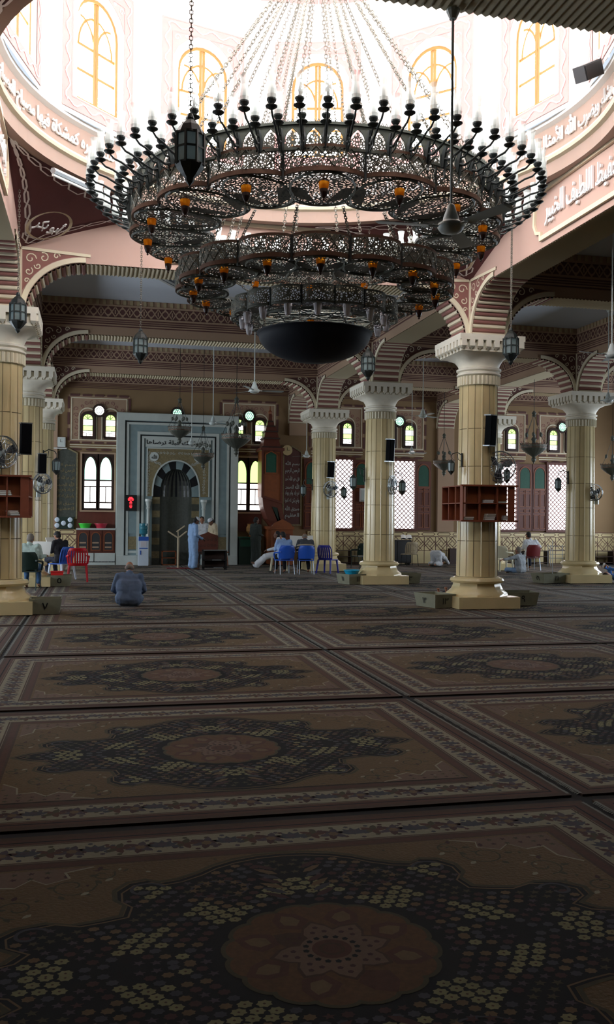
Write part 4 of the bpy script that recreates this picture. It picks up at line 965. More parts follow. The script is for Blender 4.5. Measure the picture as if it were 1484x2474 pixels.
b.prism(F,[(x0,0),(x0+.95,0),(x0+.95,.34),(x0,.34)],0,.14,'marble_white'); b.prism(F,[(x1-.95,0),(x1,0),(x1,.34),(x1-.95,.34)],0,.14,'marble_white')
b.build('surround',mh)
b=MB(); fill(OA,1.78,3.96,2.42,4.12,.03,'marble_gold')
for i in range(14):
    for sx in (-1,1): scrolls(b,F,[(MX+sx*(.98),2.55+.11*i,.05,i,sx)],.036,'marble_white',.012)
for i in range(9):
    for sx in (-1,1): scrolls(b,F,[(MX+sx*(.1+.11*i),3.95,.05,i,sx),(MX+sx*(.55+.05*i),3.55+.02*i,.05,i*2,sx)],.036,'marble_white',.012)
for sx in (-1,1):
    b.prism(F,arc(MX+sx*.78,3.82,.16,0,360,20)[:-1],.03,.05,'marble_white')
    add_text(b,'الله',lambda u,v,w_: F[0]+F[1]*(MX+sx*.78+u)+F[2]*(3.82+v)+F[3]*(.055+max(0,w_)),.16,'marble_black',depth=.005)
b.strip(F,[(1.78,2.42),(1.78,4.12),(3.96,4.12),(3.96,2.42)],.04,.05,'marble_white',thick=.05); b.strip(F,OA,.05,.05,'marble_white',thick=.05)
b.strip(F,[(1.66,2.3),(1.66,4.5),(4.08,4.5),(4.08,2.3)],.04,.04,'marble_black',thick=.01)
b.build('arabesque_panel',mh)
b=MB(); b.prism(F,[(1.72,4.16),(4.02,4.16),(4.02,4.46),(1.72,4.46)],0,.03,'marble_white')
add_text(b,'فلنولينك قبلة ترضاها',lambda u,v,w_: F[0]+F[1]*(MX+u)+F[2]*(4.31+v)+F[3]*(.035+max(0,w_)),.2,'marble_black',depth=.006,width=2.1)
b.build('lettered_band',mh)
b=MB(); n=len(OA)
for i in range(n-1):      # striped voussoirs
    mt='marble_black' if (i//2)%2==0 else 'marble_blue'
    (xa,za),(xb,zb)=OA[i],OA[i+1]; (xc,zc),(xd,zd)=IA[i],IA[i+1]; b.poly(F,[(xa,za),(xb,zb),(xd,zd),(xc,zc)],-.06,mt)
for sx in (-1,1):
    for q in range(10): z=.24*q; b.poly(F,[(MX+sx*.83,z),(MX+sx*.56,z),(MX+sx*.56,z+.24),(MX+sx*.83,z+.24)],-.06,'marble_gold' if q%2 else 'niche_dark')
    b.face([F[0]+F[1]*(MX+sx*.83)+F[2]*z-F[3]*h for z,h in ((0,0),(2.42,0),(2.42,.06),(0,.06))],'marble_white')
b.build('striped_arch',mh)
b=MB()
def nich(u,v): a=PI*u; return (MX-.56*math.cos(a),YF+.06+.36*math.sin(a),2.42*v)
b.grid(nich,20,6,lambda u,v:'niche_dark' if v<.9 else 'marble_gold')
def nd(u,v): 
    a=PI*u; xa=-.56*math.cos(a); r=1-v; dz=.98*math.sin(v*PI/2)**.92; w_=(1-(1-math.cos(v*PI/2))**1.15); return (MX+xa*w_,YF+.06+.36*math.sin(a)*w_,2.42+dz)
b.grid(nd,22,8,lambda u,v:'marble_black' if int(u*22+.01)%2 else 'niche_dark'); b.build('recess',mh)
for sx in (-1,1):
    b=MB(); b.lathe([(.09,0),(.09,.2),(.06,.25),(.055,1.95),(.08,2.0),(.06,2.03),(.10,2.22),(.12,2.24),(.12,2.32)],14,'marble_white',c=(MX+sx*.97,YF-.13,0)); b.build('small_column',mh,'auto')
# ================================================================ pulpit
pu=empty('pulpit',(0,0,0),0,'tall carved red-brown wooden pulpit with green panel right of the prayer niche','pulpit')
def pX(x,Y): return px(x,1200,Y).x
def pZ(x,y,Y): return px(x,y,Y).z
Yp=31.9; a0,a1=pX(634,Yp),pX(680,Yp)
b=MB(); z1=pZ(660,1082,Yp); b.bb(a0-.08,a1+.08,Yp-.1,32.95,z1-.1,z1,'wood_red')
for i,(s,h) in enumerate(((.95,.32),(.8,.25),(.62,.2),(.4,.18),(.2,.3))):
    zc=z1+sum((.32,.25,.2,.18,.3)[:i]); c=(a0+a1)/2; hw_=(a1-a0)/2*s; b.box((c,(Yp+32.9)/2,zc+h/2),(hw_*2,.9*s,h),'wood_red',top=.8); 
    b.box((c,(Yp+32.9)/2,zc+.03),(hw_*2+.06,.9*s+.06,.05),'wood_dark')
b.lathe([(.05,0),(.08,.08),(.03,.14),(.01,.3)],8,'wood_orange',c=((a0+a1)/2,32.4,z1+1.25)); b.build('canopy',pu)
b=MB(); zb=pZ(660,1200,Yp); P=[(a0,zb),(a1,zb-.2),(a1,z1-.1),(a0,z1-.1)]; FP=FR((0,Yp,0),(1,0,0),(0,0,1),(0,-1,0))
b.prism(FP,P,-1.0,0,'wood_orange'); b.strip(FP,P,.08,.03,'wood_red',closed=True,thick=.03)
b.build('tower',pu)
b=MB(); ga,gb=pX(640,Yp),pX(668,Yp); zc,zd=pZ(650,1143,Yp),pZ(650,1090,Yp); b.prism(FP,[(ga,zc),(gb,zc),(gb,zd-.12),((ga+gb)/2,zd),(ga,zd-.12)],0,.04,'green_panel'); b.strip(FP,[(ga,zc),(gb,zc),(gb,zd-.12),((ga+gb)/2,zd),(ga,zd-.12)],.04,.06,'wood_orange',closed=True,thick=.04); b.build('green_panel',pu)
b=MB(); P=[(a0,zb),(a0+.04,zb-.35),(a0+.2,zb-.8),(a0+.55,zb-1.25),(pX(668,Yp),1.0),(pX(700,Yp),1.0),(pX(690,Yp),1.5),(a1,zb-.2)]
b.prism(FP,P,-.9,.0,'wood_red'); b.prism(FP,[(a0+.35,zb-.35),(a1-.15,zb-.4),(a1-.05,zb-1.1),(a0+.75,zb-1.15)],0,.03,'dark_green'); b.build('stair_side',pu)
b=MB(); c0_,c1_=pX(656,31.6),pX(708,31.6); b.bb(c0_,c1_,31.55,32.9,.05,1.35,'wood_orange'); b.bb(c0_-.04,c1_+.04,31.5,32.9,1.3,1.4,'wood_orange'); b.bb(c0_+.1,c1_-.1,31.52,31.56,.2,1.15,'wood_red')
F2=FR((0,31.54,0),(1,0,0),(0,0,1),(0,-1,0)); b.prism(F2,[(c0_,1.4),(c1_,1.4),(c1_-.1,1.52),((c0_+c1_)/2,1.66),(c0_+.1,1.52)],-.05,0,'wood_orange'); b.build('gate',pu)
for i in range(4): pass
# carved lettered panels on the wall
def wall_panel(x0,x1,z0,z1,lbl,seed,col='maroon',ink='marble_white'):
    b=MB(); b.prism(FW,[(x0,z0),(x1,z0),(x1,z1-.2),((x0+x1)/2,z1),(x0,z1-.2)],0,.05,col); b.strip(FW,[(x0,z0),(x1,z0),(x1,z1-.2),((x0+x1)/2,z1),(x0,z1-.2)],.05,.07,'marble_gold',closed=True,thick=.03)
    rn=random.Random(seed); words=['بسم الله','الرحمن الرحيم','قل هو الله أحد','الله الصمد','لم يلد ولم يولد','ولم يكن له كفوا','صدق الله','العظيم']; H=(z1-z0-.7)/8
    for i,wd in enumerate(words): zc=z1-.5-H*(i+.5); add_text(b,wd,lambda u,v,w_: FW[0]+FW[1]*((x0+x1)/2+u)+FW[2]*(zc+v)+FW[3]*(.055+max(0,w_)),H*.8,ink,depth=.006,width=(x1-x0)*.8,res=1)
    return tag(b.build('lettered_panel'),lbl,'wall panel')
wall_panel(pX(685,32.9),pX(728,32.9),1.45,4.35,'maroon wall panel with white Arabic lettering just right of the wooden pulpit',1)
wall_panel(-1.42,-.62,1.62,4.1,'carved grey lettered wall panel left of the leftmost tall arched windows',2,'niche_dark','marble_gold')
b=MB(); b.lathe([(0,0),(.17,0),(.19,.02),(.19,.04),(0,.05)],24,'marble_cream'); b.box((0,.05,.055),(.012,.11,.006),'black'); b.box((.05,0,.055),(.09,.012,.006),'black'); o=b.build('wall_clock'); o.location=(px(694,1088,32.86)); o.rotation_euler=(PI/2,0,0); tag(o,'round cream wall clock above the maroon lettered panel','clock')
b=MB(); b.box((0,0,0),(.34,.08,.34),'white_plastic'); b.box((0,-.045,0),(.28,.01,.28),'marble_white'); b.box((0,-.052,.05),(.01,.006,.1),'black'); b.box((.04,-.052,0),(.08,.006,.01),'black'); b.box((-.06,-.04,-.22),(.55,.1,.03),'white_plastic'); o=b.build('square_clock'); o.location=px(146,1068,32.9); tag(o,'square white clock high on the left wall above a small shelf','clock')
# red LED board
b=MB(); b.box((0,0,0),(.42,.08,.55),'black'); ld=b.build('led_board'); ld.location=px(316,1215,32.4); tag(ld,'black display board with glowing red shape on the marble frame','display')
b=MB(); rows=[(.0,.19,.10),(0,.16,.16),(0,.13,.2),(-.05,.09,.08),(.06,.09,.06),(0,.06,.05),(0,.02,.09),(0,-.03,.09),(0,-.08,.09),(0,-.13,.09),(0,-.17,.06)]
for x,z,wd in rows: b.box((x,-.045,z),(wd,.01,.022),'led_red')
b.build('lit_segments',ld)
# cabinets below the left windows
cb=empty('cabinet',(0,0,0),0,'dark red cabinet with three arched glass doors under the left windows','cabinet'); b=MB(); b.bb(-.6,.70,32.55,32.95,.42,1.22,'wood_red'); b.bb(-.62,.72,32.5,32.95,1.22,1.28,'marble_white'); b.bb(-.6,.7,32.5,32.95,0,.42,'marble_white'); b.bb(-.6,.7,32.5,32.52,.10,.13,'marble_black'); b.bb(-.02,.0,32.49,32.51,.13,.42,'marble_black'); b.build('body',cb)
F3=FR((0,32.54,0),(1,0,0),(0,0,1),(0,-1,0))
for i in range(3):
    xm=-.38+.43*i; b=MB(); A=[(xm-.15,.52)]+[(xm-.15*math.cos(t),.98+.16*math.sin(t)) for t in [j*PI/8 for j in range(9)]]+[(xm+.15,.52)]
    b.prism(F3,[(xm-.2,.46),(xm+.2,.46),(xm+.2,1.19),(xm-.2,1.19)],0,.02,'wood_red'); b.poly(F3,A,.025,'dark_grey'); b.strip(F3,A,.03,.035,'wood_orange',closed=True,thick=.02)
    for z in (.6,.75): b.poly(F3,[(xm-.12,z),(xm+.1,z),(xm+.1,z+.05),(xm-.12,z+.05)],.03,'wall_tan')
    b.build('door',cb)
b=MB(); b.bb(-.6,.70,32.95,32.99,1.28,1.88,'wood_red'); o=b.build('wooden_board'); tag(o,'red-brown boarding between the left windows and the cabinet top','panel')
b=MB(); b.bb(5.02,5.95,32.95,32.99,1.2,1.88,'wood_red'); 
o=b.build('wooden_board'); tag(o,'red-brown boarding under the tall windows right of the prayer niche','panel')
def basin(x,mt,lbl):
    b=MB(); b.lathe([(.15,0),(.20,.12),(.215,.15),(.225,.15),(.225,.165),(.2,.165),(.19,.12),(.14,.015),(0,.015)],20,mt,cap=False); b.lathe([(0,0),(.15,0)],20,mt,cap=False); o=b.build('basin',None,'auto'); o.location=(x,32.72,1.28); tag(o,lbl,'basin','plastic basins on the cabinet')
basin(-.32,'basin_green','green plastic basin on the cabinet top'); basin(.22,'basin_pink','dark pink plastic basin on the cabinet top')
b=MB(); b.bb(0,.78,0,.45,0,.95,'dark_green'); b.bb(-.02,.80,-.03,.45,.95,1.0,'green_panel'); b.bb(.04,.74,-.02,0,.65,.9,'green_panel'); o=b.build('green_chest'); o.location=(5.06,32.4,.016); tag(o,'dark green draped chest between the prayer niche and the pulpit','chest')
b=MB(); b.lathe([(.05,-.2),(.08,-.12),(.17,-.02),(.17,.1),(.12,.2),(.15,.24),(.0,.24)],8,'wood_yellow'); b.lathe([(.05,-.24),(.1,-.22),(.05,-.2)],8,'wood_orange'); o=b.build('brass_vessel'); o.location=(5.5,32.55,1.24); tag(o,'golden round vessel standing on the green chest','vessel')
# dark green mirror-like tray with round lamps left of the cabinet
b=MB(); b.bb(-.34,.34,-.05,.05,0,.42,'dark_green')
for x,z in ((-.22,.32),(-.22,.12),(0,.2),(.22,.32),(.22,.12)): b.lathe([(0,0),(.085,0)],16,'cooler_white',c=(0,0,0),cap=False) if False else b.ell((x,-.06,z),(.085,.02,.085),'cooler_white',12,6)
o=b.build('dial_rack'); o.location=(-1.05,32.9,1.245); tag(o,'dark rack of five round white dials on the left dado ledge','rack')
# ================================================================ water cooler
wc=empty('water_cooler',(gp(342,1362).x-.02,32.0,0.014),0,'white and blue water cooler with a bottle standing before the marble frame','water cooler')
b=MB(); b.box((0,0,.5),(.34,.34,1.0),'cooler_white'); b.build('body',wc)
b=MB(); b.box((0,-.175,.93),(.34,.02,.14),'cooler_blue'); b.box((0,-.175,.60),(.28,.02,.03),'cooler_blue'); b.box((0,-.175,.74),(.2,.01,.18),'glass_white'); b.box((-.1,-.18,.45),(.03,.02,.14),'cooler_blue'); b.build('front_panel',wc)
b=MB(); b.lathe([(.05,1.0),(.06,1.05),(.14,1.1),(.145,1.2),(.13,1.22),(.145,1.25),(.145,1.34),(.13,1.36),(.145,1.38),(.14,1.45),(.0,1.47)],16,'water_blue'); b.build('bottle',wc)
# ================================================================ hanging things
def lantern_tree():
    r=empty('lantern'); b=MB()
    b.lathe([(.0,.30),(.02,.29),(.035,.25),(.03,.24),(.09,.18),(.12,.12),(.125,.10)],8,'iron'); b.lathe([(.125,-.14),(.11,-.17),(.07,-.22),(.04,-.25),(.035,-.28),(.0,-.32)],8,'iron')
    for i in range(8): t=PI/8+i*PI/4; b.tube([(.12*math.cos(t),.12*math.sin(t),.12),(.12*math.cos(t),.12*math.sin(t),-.15)],.012,'iron',4)
    for z in (.11,-.01,-.14): b.lathe([(.118,z-.008),(.126,z-.008),(.126,z+.008),(.118,z+.008)],8,'iron',rot=PI/8,cap=False)
    b.build('cage',r); b=MB(); b.lathe([(.11,.11),(.115,-.14)],8,'lantern_glass',rot=PI/8); b.build('glass',r); return r
LT=lantern_tree(); lu=False
def lantern(x,ytop,Y,lbl,s=1.0,ztop=6.98,grp='lanterns hanging round the dome'):
    global lu
    p=px(x,ytop,Y); s_=s; loc=V((p.x,p.y,p.z-.30*s))
    if not lu: o=LT; lu=True; o.location=loc
    else: o=clone(LT,loc)
    o.scale=(s,)*3; tag(o,lbl,'lantern',grp)
    c=chain((0,0,(ztop-loc.z)/s),(0,0,.29),o,.05,.0045); return o
lantern(460,272,8.0,'dark bronze lantern hanging in front of the chandelier at left',1.05)
lantern(340,792,15.6,'pale glass lantern hanging before the left beam under the dome')
lantern(1235,790,14.2,'glass lantern hanging before the capital of the large right column',1.05)
lantern(890,838,15.8,'lantern hanging just right of the dark chandelier bowl')
lantern(44,705,14.8,'dark glass lantern hanging before the left column capital',1.05)
def fan_tree(pole):
    r=empty('ceiling_fan'); b=MB(); b.tube([(0,0,.0),(0,0,pole)],.012,'fan_white',8); b.lathe([(.03,pole-.08),(.06,pole-.02),(.06,pole)],12,'fan_white'); b.build('downrod',r)
    b=MB(); b.lathe([(.0,-.11),(.05,-.11),(.09,-.095),(.115,-.06),(.115,-.035),(.09,-.02),(.07,0),(.065,.03),(.05,.07),(.03,.13),(.02,.14)],24,'fan_white'); b.build('motor',r,True)
    b=MB(); 
    for z in (.0,): b.tube([(.08,0,-.05),(.2,0,-.05)],.012,'fan_white',6); b.face([(.17,-.05,-.042),(.62,-.065,-.035),(.66,0,-.04),(.62,.065,-.055),(.17,.05,-.055)],'fan_white'); b.face([(.17,.05,-.059),(.62,.065,-.059),(.66,0,-.044),(.62,-.065,-.039),(.17,-.05,-.046)],'fan_white')
    me=b.mesh('blade')
    for i in range(3): o=bpy.data.objects.new('blade',me); COL.objects.link(o); o.parent=r; o.rotation_euler=(0,0,i*2*PI/3)
    return r
def fan(x,y,Y,lbl,top=6.9,rz=.3,z=None,s=1):
    p=px(x,y,Y); t=fan_tree((top-p.z)/s); t.location=p; t.rotation_euler=(0,0,rz); t.scale=(s,)*3; tag(t,lbl,'ceiling fan','white ceiling fans on long rods')
fan(1090,533,7.3,'nearest ceiling fan, in front of the right side of the chandelier',6.06,.95)
fan(615,938,19.5,'white ceiling fan hanging just below left of the chandelier bowl',6.93,.05)
fan(1022,1000,23.4,'white ceiling fan on a long rod left of the large column',6.93,.6)
fan(1470,962,20.2,'white ceiling fan at the right edge, lower of two',6.93,.2)
fan(1479,850,13.6,'ceiling fan cut by the right edge of the picture, upper of two',6.93,1.2)
fan(515,1018,26.0,'ceiling fan hanging before the top of the marble frame',6.93,.9)
fan(463,1067,30.3,'ceiling fan hanging low before the prayer niche lettering',6.9,.5)
fan(741,1098,31.0,'ceiling fan seen edge-on left of the third right column',6.9,.1)
fan(995,1090,31.2,'ceiling fan hanging under the small window between two columns',6.9,.25)
def crown_tree():
    r=empty('small_chandelier'); b=MB()
    b.lathe([(.0,-.52),(.02,-.5),(.03,-.46),(.07,-.42),(.08,-.36),(.05,-.31),(.08,-.27),(.20,-.2),(.33,-.1),(.40,-.03),(.41,.0)],20,'bronze',cap=False)
    for z in (0,.10): b.lathe([(.40,z-.012),(.425,z-.012),(.425,z+.012),(.40,z+.012)],20,'bronze_rim',cap=False)
    b.lathe([(.41,.0),(.42,.10)],20,'pierced_bronze',cap=False)
    for i in range(20): t=i*PI/10; b.tube([(.42*math.cos(t),.42*math.sin(t),.10),(.43*math.cos(t+.08),.43*math.sin(t+.08),.15),(.42*math.cos(t+.16),.42*math.sin(t+.16),.10)],.008,'bronze',4)
    b.lathe([(.0,.0),(.05,.02),(.08,.12),(.05,.2),(.09,.28),(.03,.36),(.0,.4)],10,'bronze'); b.build('bowl',r)
    b=MB()
    for i in range(6): t=i*PI/3; b.tube([(.41*math.cos(t),.41*math.sin(t),.1),(.26*math.cos(t),.26*math.sin(t),.42),(.03*math.cos(t),.03*math.sin(t),1.02)],.007,'iron',4); b.ell((.26*math.cos(t),.26*math.sin(t),.42),(.05,.05,.07),'bronze',8,5)
    b.lathe([(.0,1.0),(.07,1.02),(.05,1.08),(.08,1.12),(.02,1.2),(.0,1.22)],10,'bronze'); b.build('hanger',r); return r
CT=crown_tree(); cu_=False
def crown(x,y,Y,lbl,s=1,top=6.93):
    global cu_
    p=px(x,y,Y)
    if not cu_: o=CT; cu_=True; o.location=p
    else: o=clone(CT,p)
    o.scale=(s,)*3; tag(o,lbl,'chandelier','small bronze chandeliers')
    b=MB(); b.tube([(0,0,1.2),(0,0,(top-p.z)/s)],.009,'iron',5); b.build('rod',o)
crown(1290,1082,25.8,'small bronze bowl chandelier hanging between the two right columns',.95)
crown(1073,1120,30.6,'small bronze bowl chandelier hanging left of the large column',.9)
crown(571,1060,25.8,'small bronze bowl chandelier before the green arched windows',1.0)
crown(491,1103,28.4,'small bronze chandelier hanging before the pointed arch of the niche',.8)
crown(434,1040,28.4,'dark bronze chandelier hanging before the top of the marble frame',.85)
crown(1480,1130,26.0,'small bronze chandelier cut by the right edge of the picture',.85)
# wall lamps on brackets
def bracket(p,side,lbl,s=1.0,dark=False):
    r=empty('bracket_lantern',p,0,lbl,'lantern','bracket lanterns on the columns'); d=side
    b=MB(); b.box((0,0,.0),(.03,.06,.36),'iron'); b.tube([(0,0,.13),(d*.12,0,.2),(d*.26,0,.16),(d*.30,0,.10)],.012,'iron',5); b.tube([(0,0,-.05),(d*.1,0,.02),(d*.12,0,.16)],.009,'iron',5); b.tube([(d*.3,0,.1),(d*.3,0,-.0)],.006,'iron',4); b.build('bracket',r)
    b=MB(); X=d*.3; b.lathe([(0,.02),(.03,-.01),(.09,-.06),(.1,-.09)],6,'iron',c=(X,0,0)); b.lathe([(.1,-.30),(.08,-.33),(.03,-.38),(0,-.42)],6,'iron',c=(X,0,0))
    for i in range(6): t=i*PI/3; b.tube([(X+.095*math.cos(t),.095*math.sin(t),-.09),(X+.085*math.cos(t),.085*math.sin(t),-.3)],.01,'iron',4)
    b.build('cage',r); b=MB(); b.lathe([(.09,-.09),(.08,-.3)],6,'lantern_glass',c=(X,0,0)); b.build('glass',r); r.scale=(s,)*3
bracket((6.90,16.5,2.86),-1,'lantern on a bracket at the left of the large column, above the bookshelf',.72)
bracket((7.68,16.6,2.72),1,'dark bracket lantern behind the fan at the right of the large column',.72)
bracket((6.86,22.9,2.85),-1,'dark bracket lantern at the left of the column behind the blue bowl')
bracket((7.62,22.95,2.75),1,'bracket lantern seen against the bright grille right of the second column')
bracket((12.72,22.9,2.9),-1,'bracket lantern at the left of the column with the wall fan')
bracket((6.9,28.9,2.8),-1,'dark bracket lantern left of the column beside the blue chairs')
bracket((7.66,28.9,2.75),1,'bracket lantern against the narrow grille right of the third column')
bracket((-1.22,22.9,3.1),1,'bracket lantern on the left column above the bookshelf')
# speakers
def speaker(p,lbl,h=1.0,tilt=.06,rz=0):
    r=empty('speaker',p,rz,lbl,'speaker','tall column speakers'); r.rotation_euler=(tilt,0,rz); b=MB(); b.box((0,0,0),(.17,.14,h),'speaker_black'); b.build('case',r); b=MB(); b.box((0,-.075,0),(.14,.012,h-.05),'speaker_black'); b.build('grille',r); b=MB(); b.box((0,.02,h/2+.01),(.19,.16,.02),'steel'); b.box((0,.02,-h/2-.01),(.19,.16,.02),'steel'); b.box((.086,0,0),(.006,.14,h),'steel'); b.build('frame',r)
pS=px(1186,1040,16.1); speaker(pS,'tall black speaker on the right side of the large column',.56,.05,.5)
pS=px(943,1088,22.4); speaker(pS,'tall dark speaker on the second column behind the blue bowl',.55,.05,.5)
pS=px(800,1135,28.4); speaker(pS,'small dark speaker on the column beside the blue chairs',.5,.05,.5)
pS=px(62,1060,16.0); speaker(pS,'tall blue-black speaker on the right of the left edge column',.5,.05,.3)
pS=px(102,1120,22.4); speaker(pS,'dark speaker on the second left column',.45,.05,.3)
hy=min([10+.05*i for i in range(100)],key=lambda y:abs(math.hypot(px(1422,172,y).x-CX,y-CY)-3.72))
sp=empty('horn_speaker',px(1422,172,hy),0,'dark box loudspeaker tilted downwards high in the dome ring at right','speaker'); b=MB(); b.box((0,0,0),(.34,.2,.2),'dark_grey'); sp.rotation_euler=(.2,-.5,.2); b.build('case',sp); b=MB(); b.box((0,-.105,0),(.31,.012,.17),'black'); b.build('grille',sp); b=MB(); b.tube([(.1,.05,0),(.22,.05,.05),(.38,.1,.05)],.02,'steel',5); b.build('bracket',sp)
# wall fans
def wall_fan(p,rz,lbl,r_=.24,tilt=0,mt='steel'):
    e=empty('wall_fan',p,rz,lbl,'wall fan','wall fans on the columns'); e.rotation_euler=(tilt,0,rz); b=MB()
    for rr_,y in ((r_,0),(r_*.75,-.05),(r_*.5,-.07),(r_,.05)): b.tube([(rr_*math.cos(t),y,rr_*math.sin(t)) for t in [i*PI/12 for i in range(24)]],.006 if rr_<r_ else .01,mt,5,closed=True)
    for i in range(24): t=i*PI/12; b.tube([(0,-.085,0),(r_*.5*math.cos(t),-.07,r_*.5*math.sin(t)),(r_*math.cos(t),0,r_*math.sin(t)),(r_*.4*math.cos(t),.12,r_*.4*math.sin(t))],.0028,mt,3)
    b.build('guard',e); b=MB(); b.lathe([(0,-.02),(.06,-.01),(.07,.1),(.03,.12)],12,'fan_white'); b.T=None; o=b.build('motor',e,True); o.rotation_euler=(-PI/2,0,0); o.location=(0,.02,0)
    b=MB()
    for i in range(3):
        t=i*2*PI/3+.4; b.face([(x*math.cos(t)-z*math.sin(t),-.02+y,x*math.sin(t)+z*math.cos(t)) for x,y,z in ((.04,0,-.02),(r_*.55,-.02,-.09),(r_*.88,-.02,-.05),(r_*.85,.02,.06),(r_*.5,.02,.05),(.04,0,.02))],'dark_grey')
    b.build('blades',e); b=MB(); b.tube([(0,.1,-.02),(0,.2,-.05),(0,.2,-.25)],.022,'fan_white',6); b.box((0,.2,-.24),(.09,.06,.16),'fan_white'); b.build('mount',e)
wall_fan(px(1208,1127,16.2),-.5,'large wall fan on the right side of the big column above the bookshelf',.29)
wall_fan(px(950,1172,22.45),.9,'dark wall fan on the second column, seen from the side',.24)
wall_fan(px(800,1182,28.35),.3,'dark wall fan on the column beside the blue chairs',.26)
wall_fan(px(1436,1190,22.5),-.9,'grey-green wall fan on the right column',.22)
wall_fan(px(8,1092,16.0),.6,'wall fan cut by the left edge above the bookshelf',.27)
wall_fan(px(104,1168,22.4),.6,'blue-green wall fan on the second left column',.24)
# air conditioner
b=MB(); b.box((0,0,0),(.75,.22,.5),'white_plastic'); b.box((0,-.115,-.02),(.68,.012,.4),'marble_white'); b.box((0,-.12,-.22),(.7,.02,.03),'steel'); o=b.build('air_conditioner'); o.location=px(886,1196,32.88); o.location.x+=.1; tag(o,'white boxed air unit fixed behind the second column, left side','air conditioner')
# fluorescent tubes
def tube_lamp(p,q,lbl,mt='white_plastic'):
    p=V(p);q=V(q); c=(p+q)/2; r=empty('tube_lamp',c,0,lbl,'tube lamp','fluorescent tube lamps'); b=MB(); b.tube([p-c,q-c],.045,'steel',6); b.build('fitting',r); b=MB(); d=V((0,0,-.06)); b.tube([p-c+d,q-c+d],.02,mt,8); b.build('tube',r)
tube_lamp(px(128,412,13.2),px(236,462,14.4),'lit-looking fluorescent tube on the left pendentive under the dome ring')
tube_lamp((.2,18.2,6.9),(1.9,20.9,6.9),'dark tube lamp on the ceiling above the left beam'); tube_lamp((8.9,18.6,6.9),(11.5,18.2,6.9),'tube lamp on the ceiling above the right bay')
tube_lamp((4.0,24.5,6.9),(5.5,24.3,6.9),'tube lamp on the ceiling in the second bay behind the dome'); tube_lamp(px(1005,548,14.6),px(1080,530,14.4),'tube lamp on the right pendentive behind the nearest fan')
# ================================================================ bookshelves round the columns
def bookshelf(x,y,zc,lbl,open_h=.86,hw_=.62,papers=((.1,0),(.3,1),(-.2,1))):
    r=empty('bookshelf',(x,y,zc),0,lbl,'bookshelf'); b=MB(); t=.022; d=.135; out=hw_; inn=hw_-d; H=open_h
    for z in (-H/2,0,H/2):
        for X0,X1,Y0,Y1 in ((-out,out,-out,-inn),(-out,out,inn,out),(-out,-inn,-inn,inn),(inn,out,-inn,inn)): b.bb(X0,X1,Y0,Y1,z-t/2,z+t/2,'wood_shelf')
    b.bb(-out-.05,out+.05,-out-.05,-out+.02,-H/2-.02,-H/2+.01,'wood_shelf'); b.bb(-out-.05,out+.05,-out-.05,-out+.02,H/2-.01,H/2+.02,'wood_shelf')
    b.build('shelves',r); b=MB()
    for s4 in range(4):
        b.T=M4.Rotation(s4*PI/2,4,'Z')
        for xx in (-out+.01,-.18,.18): b.bb(xx-t/2,xx+t/2,-out,-inn,-H/2,H/2,'wood_shelf')
        b.bb(-inn,inn,-inn-.02,-inn,-H/2,H/2,'wood_orange')
    b.T=None; b.build('dividers',r); return r
bookshelf(7.28,16.6,2.02,'wooden bookshelf box fitted round the large column',.66,.53)
bookshelf(-1.62,16.6,2.02,'dark wooden bookshelf round the left edge column with white papers',.68,.53)
def book(p,d,rz,mt,lbl,nm='book',grp='books on the column shelves'):
    b=MB(); b.box((0,0,d[2]/2),(d[0],d[1],d[2]*.92),'paper'); b.box((0,0,.002),(d[0]+.008,d[1]+.008,.004),mt); b.box((0,0,d[2]),(d[0]+.008,d[1]+.008,.004),mt); o=b.build(nm); o.location=p; o.rotation_euler=(0,0,rz); tag(o,lbl,'book',grp)
cols=['cloth_white','cloth_navy','green_panel','cloth_beige','maroon']; zs=[1.706,2.034]
for (dx,zi,n,l) in ((-.0,1,1,'upper middle cell of the large bookshelf'),(.28,1,0,''),(.03,0,3,'lower middle cell of the large bookshelf'),(.40,0,2,'lower right cell of the large bookshelf'),(-.40,0,1,'lower left cell of the large bookshelf')):
    for q in range(n+1): book((7.28+dx+.01*q,16.075+.066,zs[zi]+.03*q),(.19,.115,.028),.1*q-.1,cols[(q+int(dx*10))%5],'pale book in the %s, %s of its pile'%(l or 'upper right of the large bookshelf',['bottom','second','third','top'][q]))
for (dx,zi,n,l) in ((.15,1,2,'upper shelf'),(.28,0,2,'lower shelf'),(-.1,0,1,'lower shelf end')):
    for q in range(n+1): book((-1.62+dx-.01*q,16.075+.066,(1.696 if zi==0 else 2.034)+.03*q),(.20,.115,.028),.1*q-.1,cols[(q+2)%5],'book on the %s, left edge bookshelf, %s of its pile'%(l,['bottom','second','third'][q]))
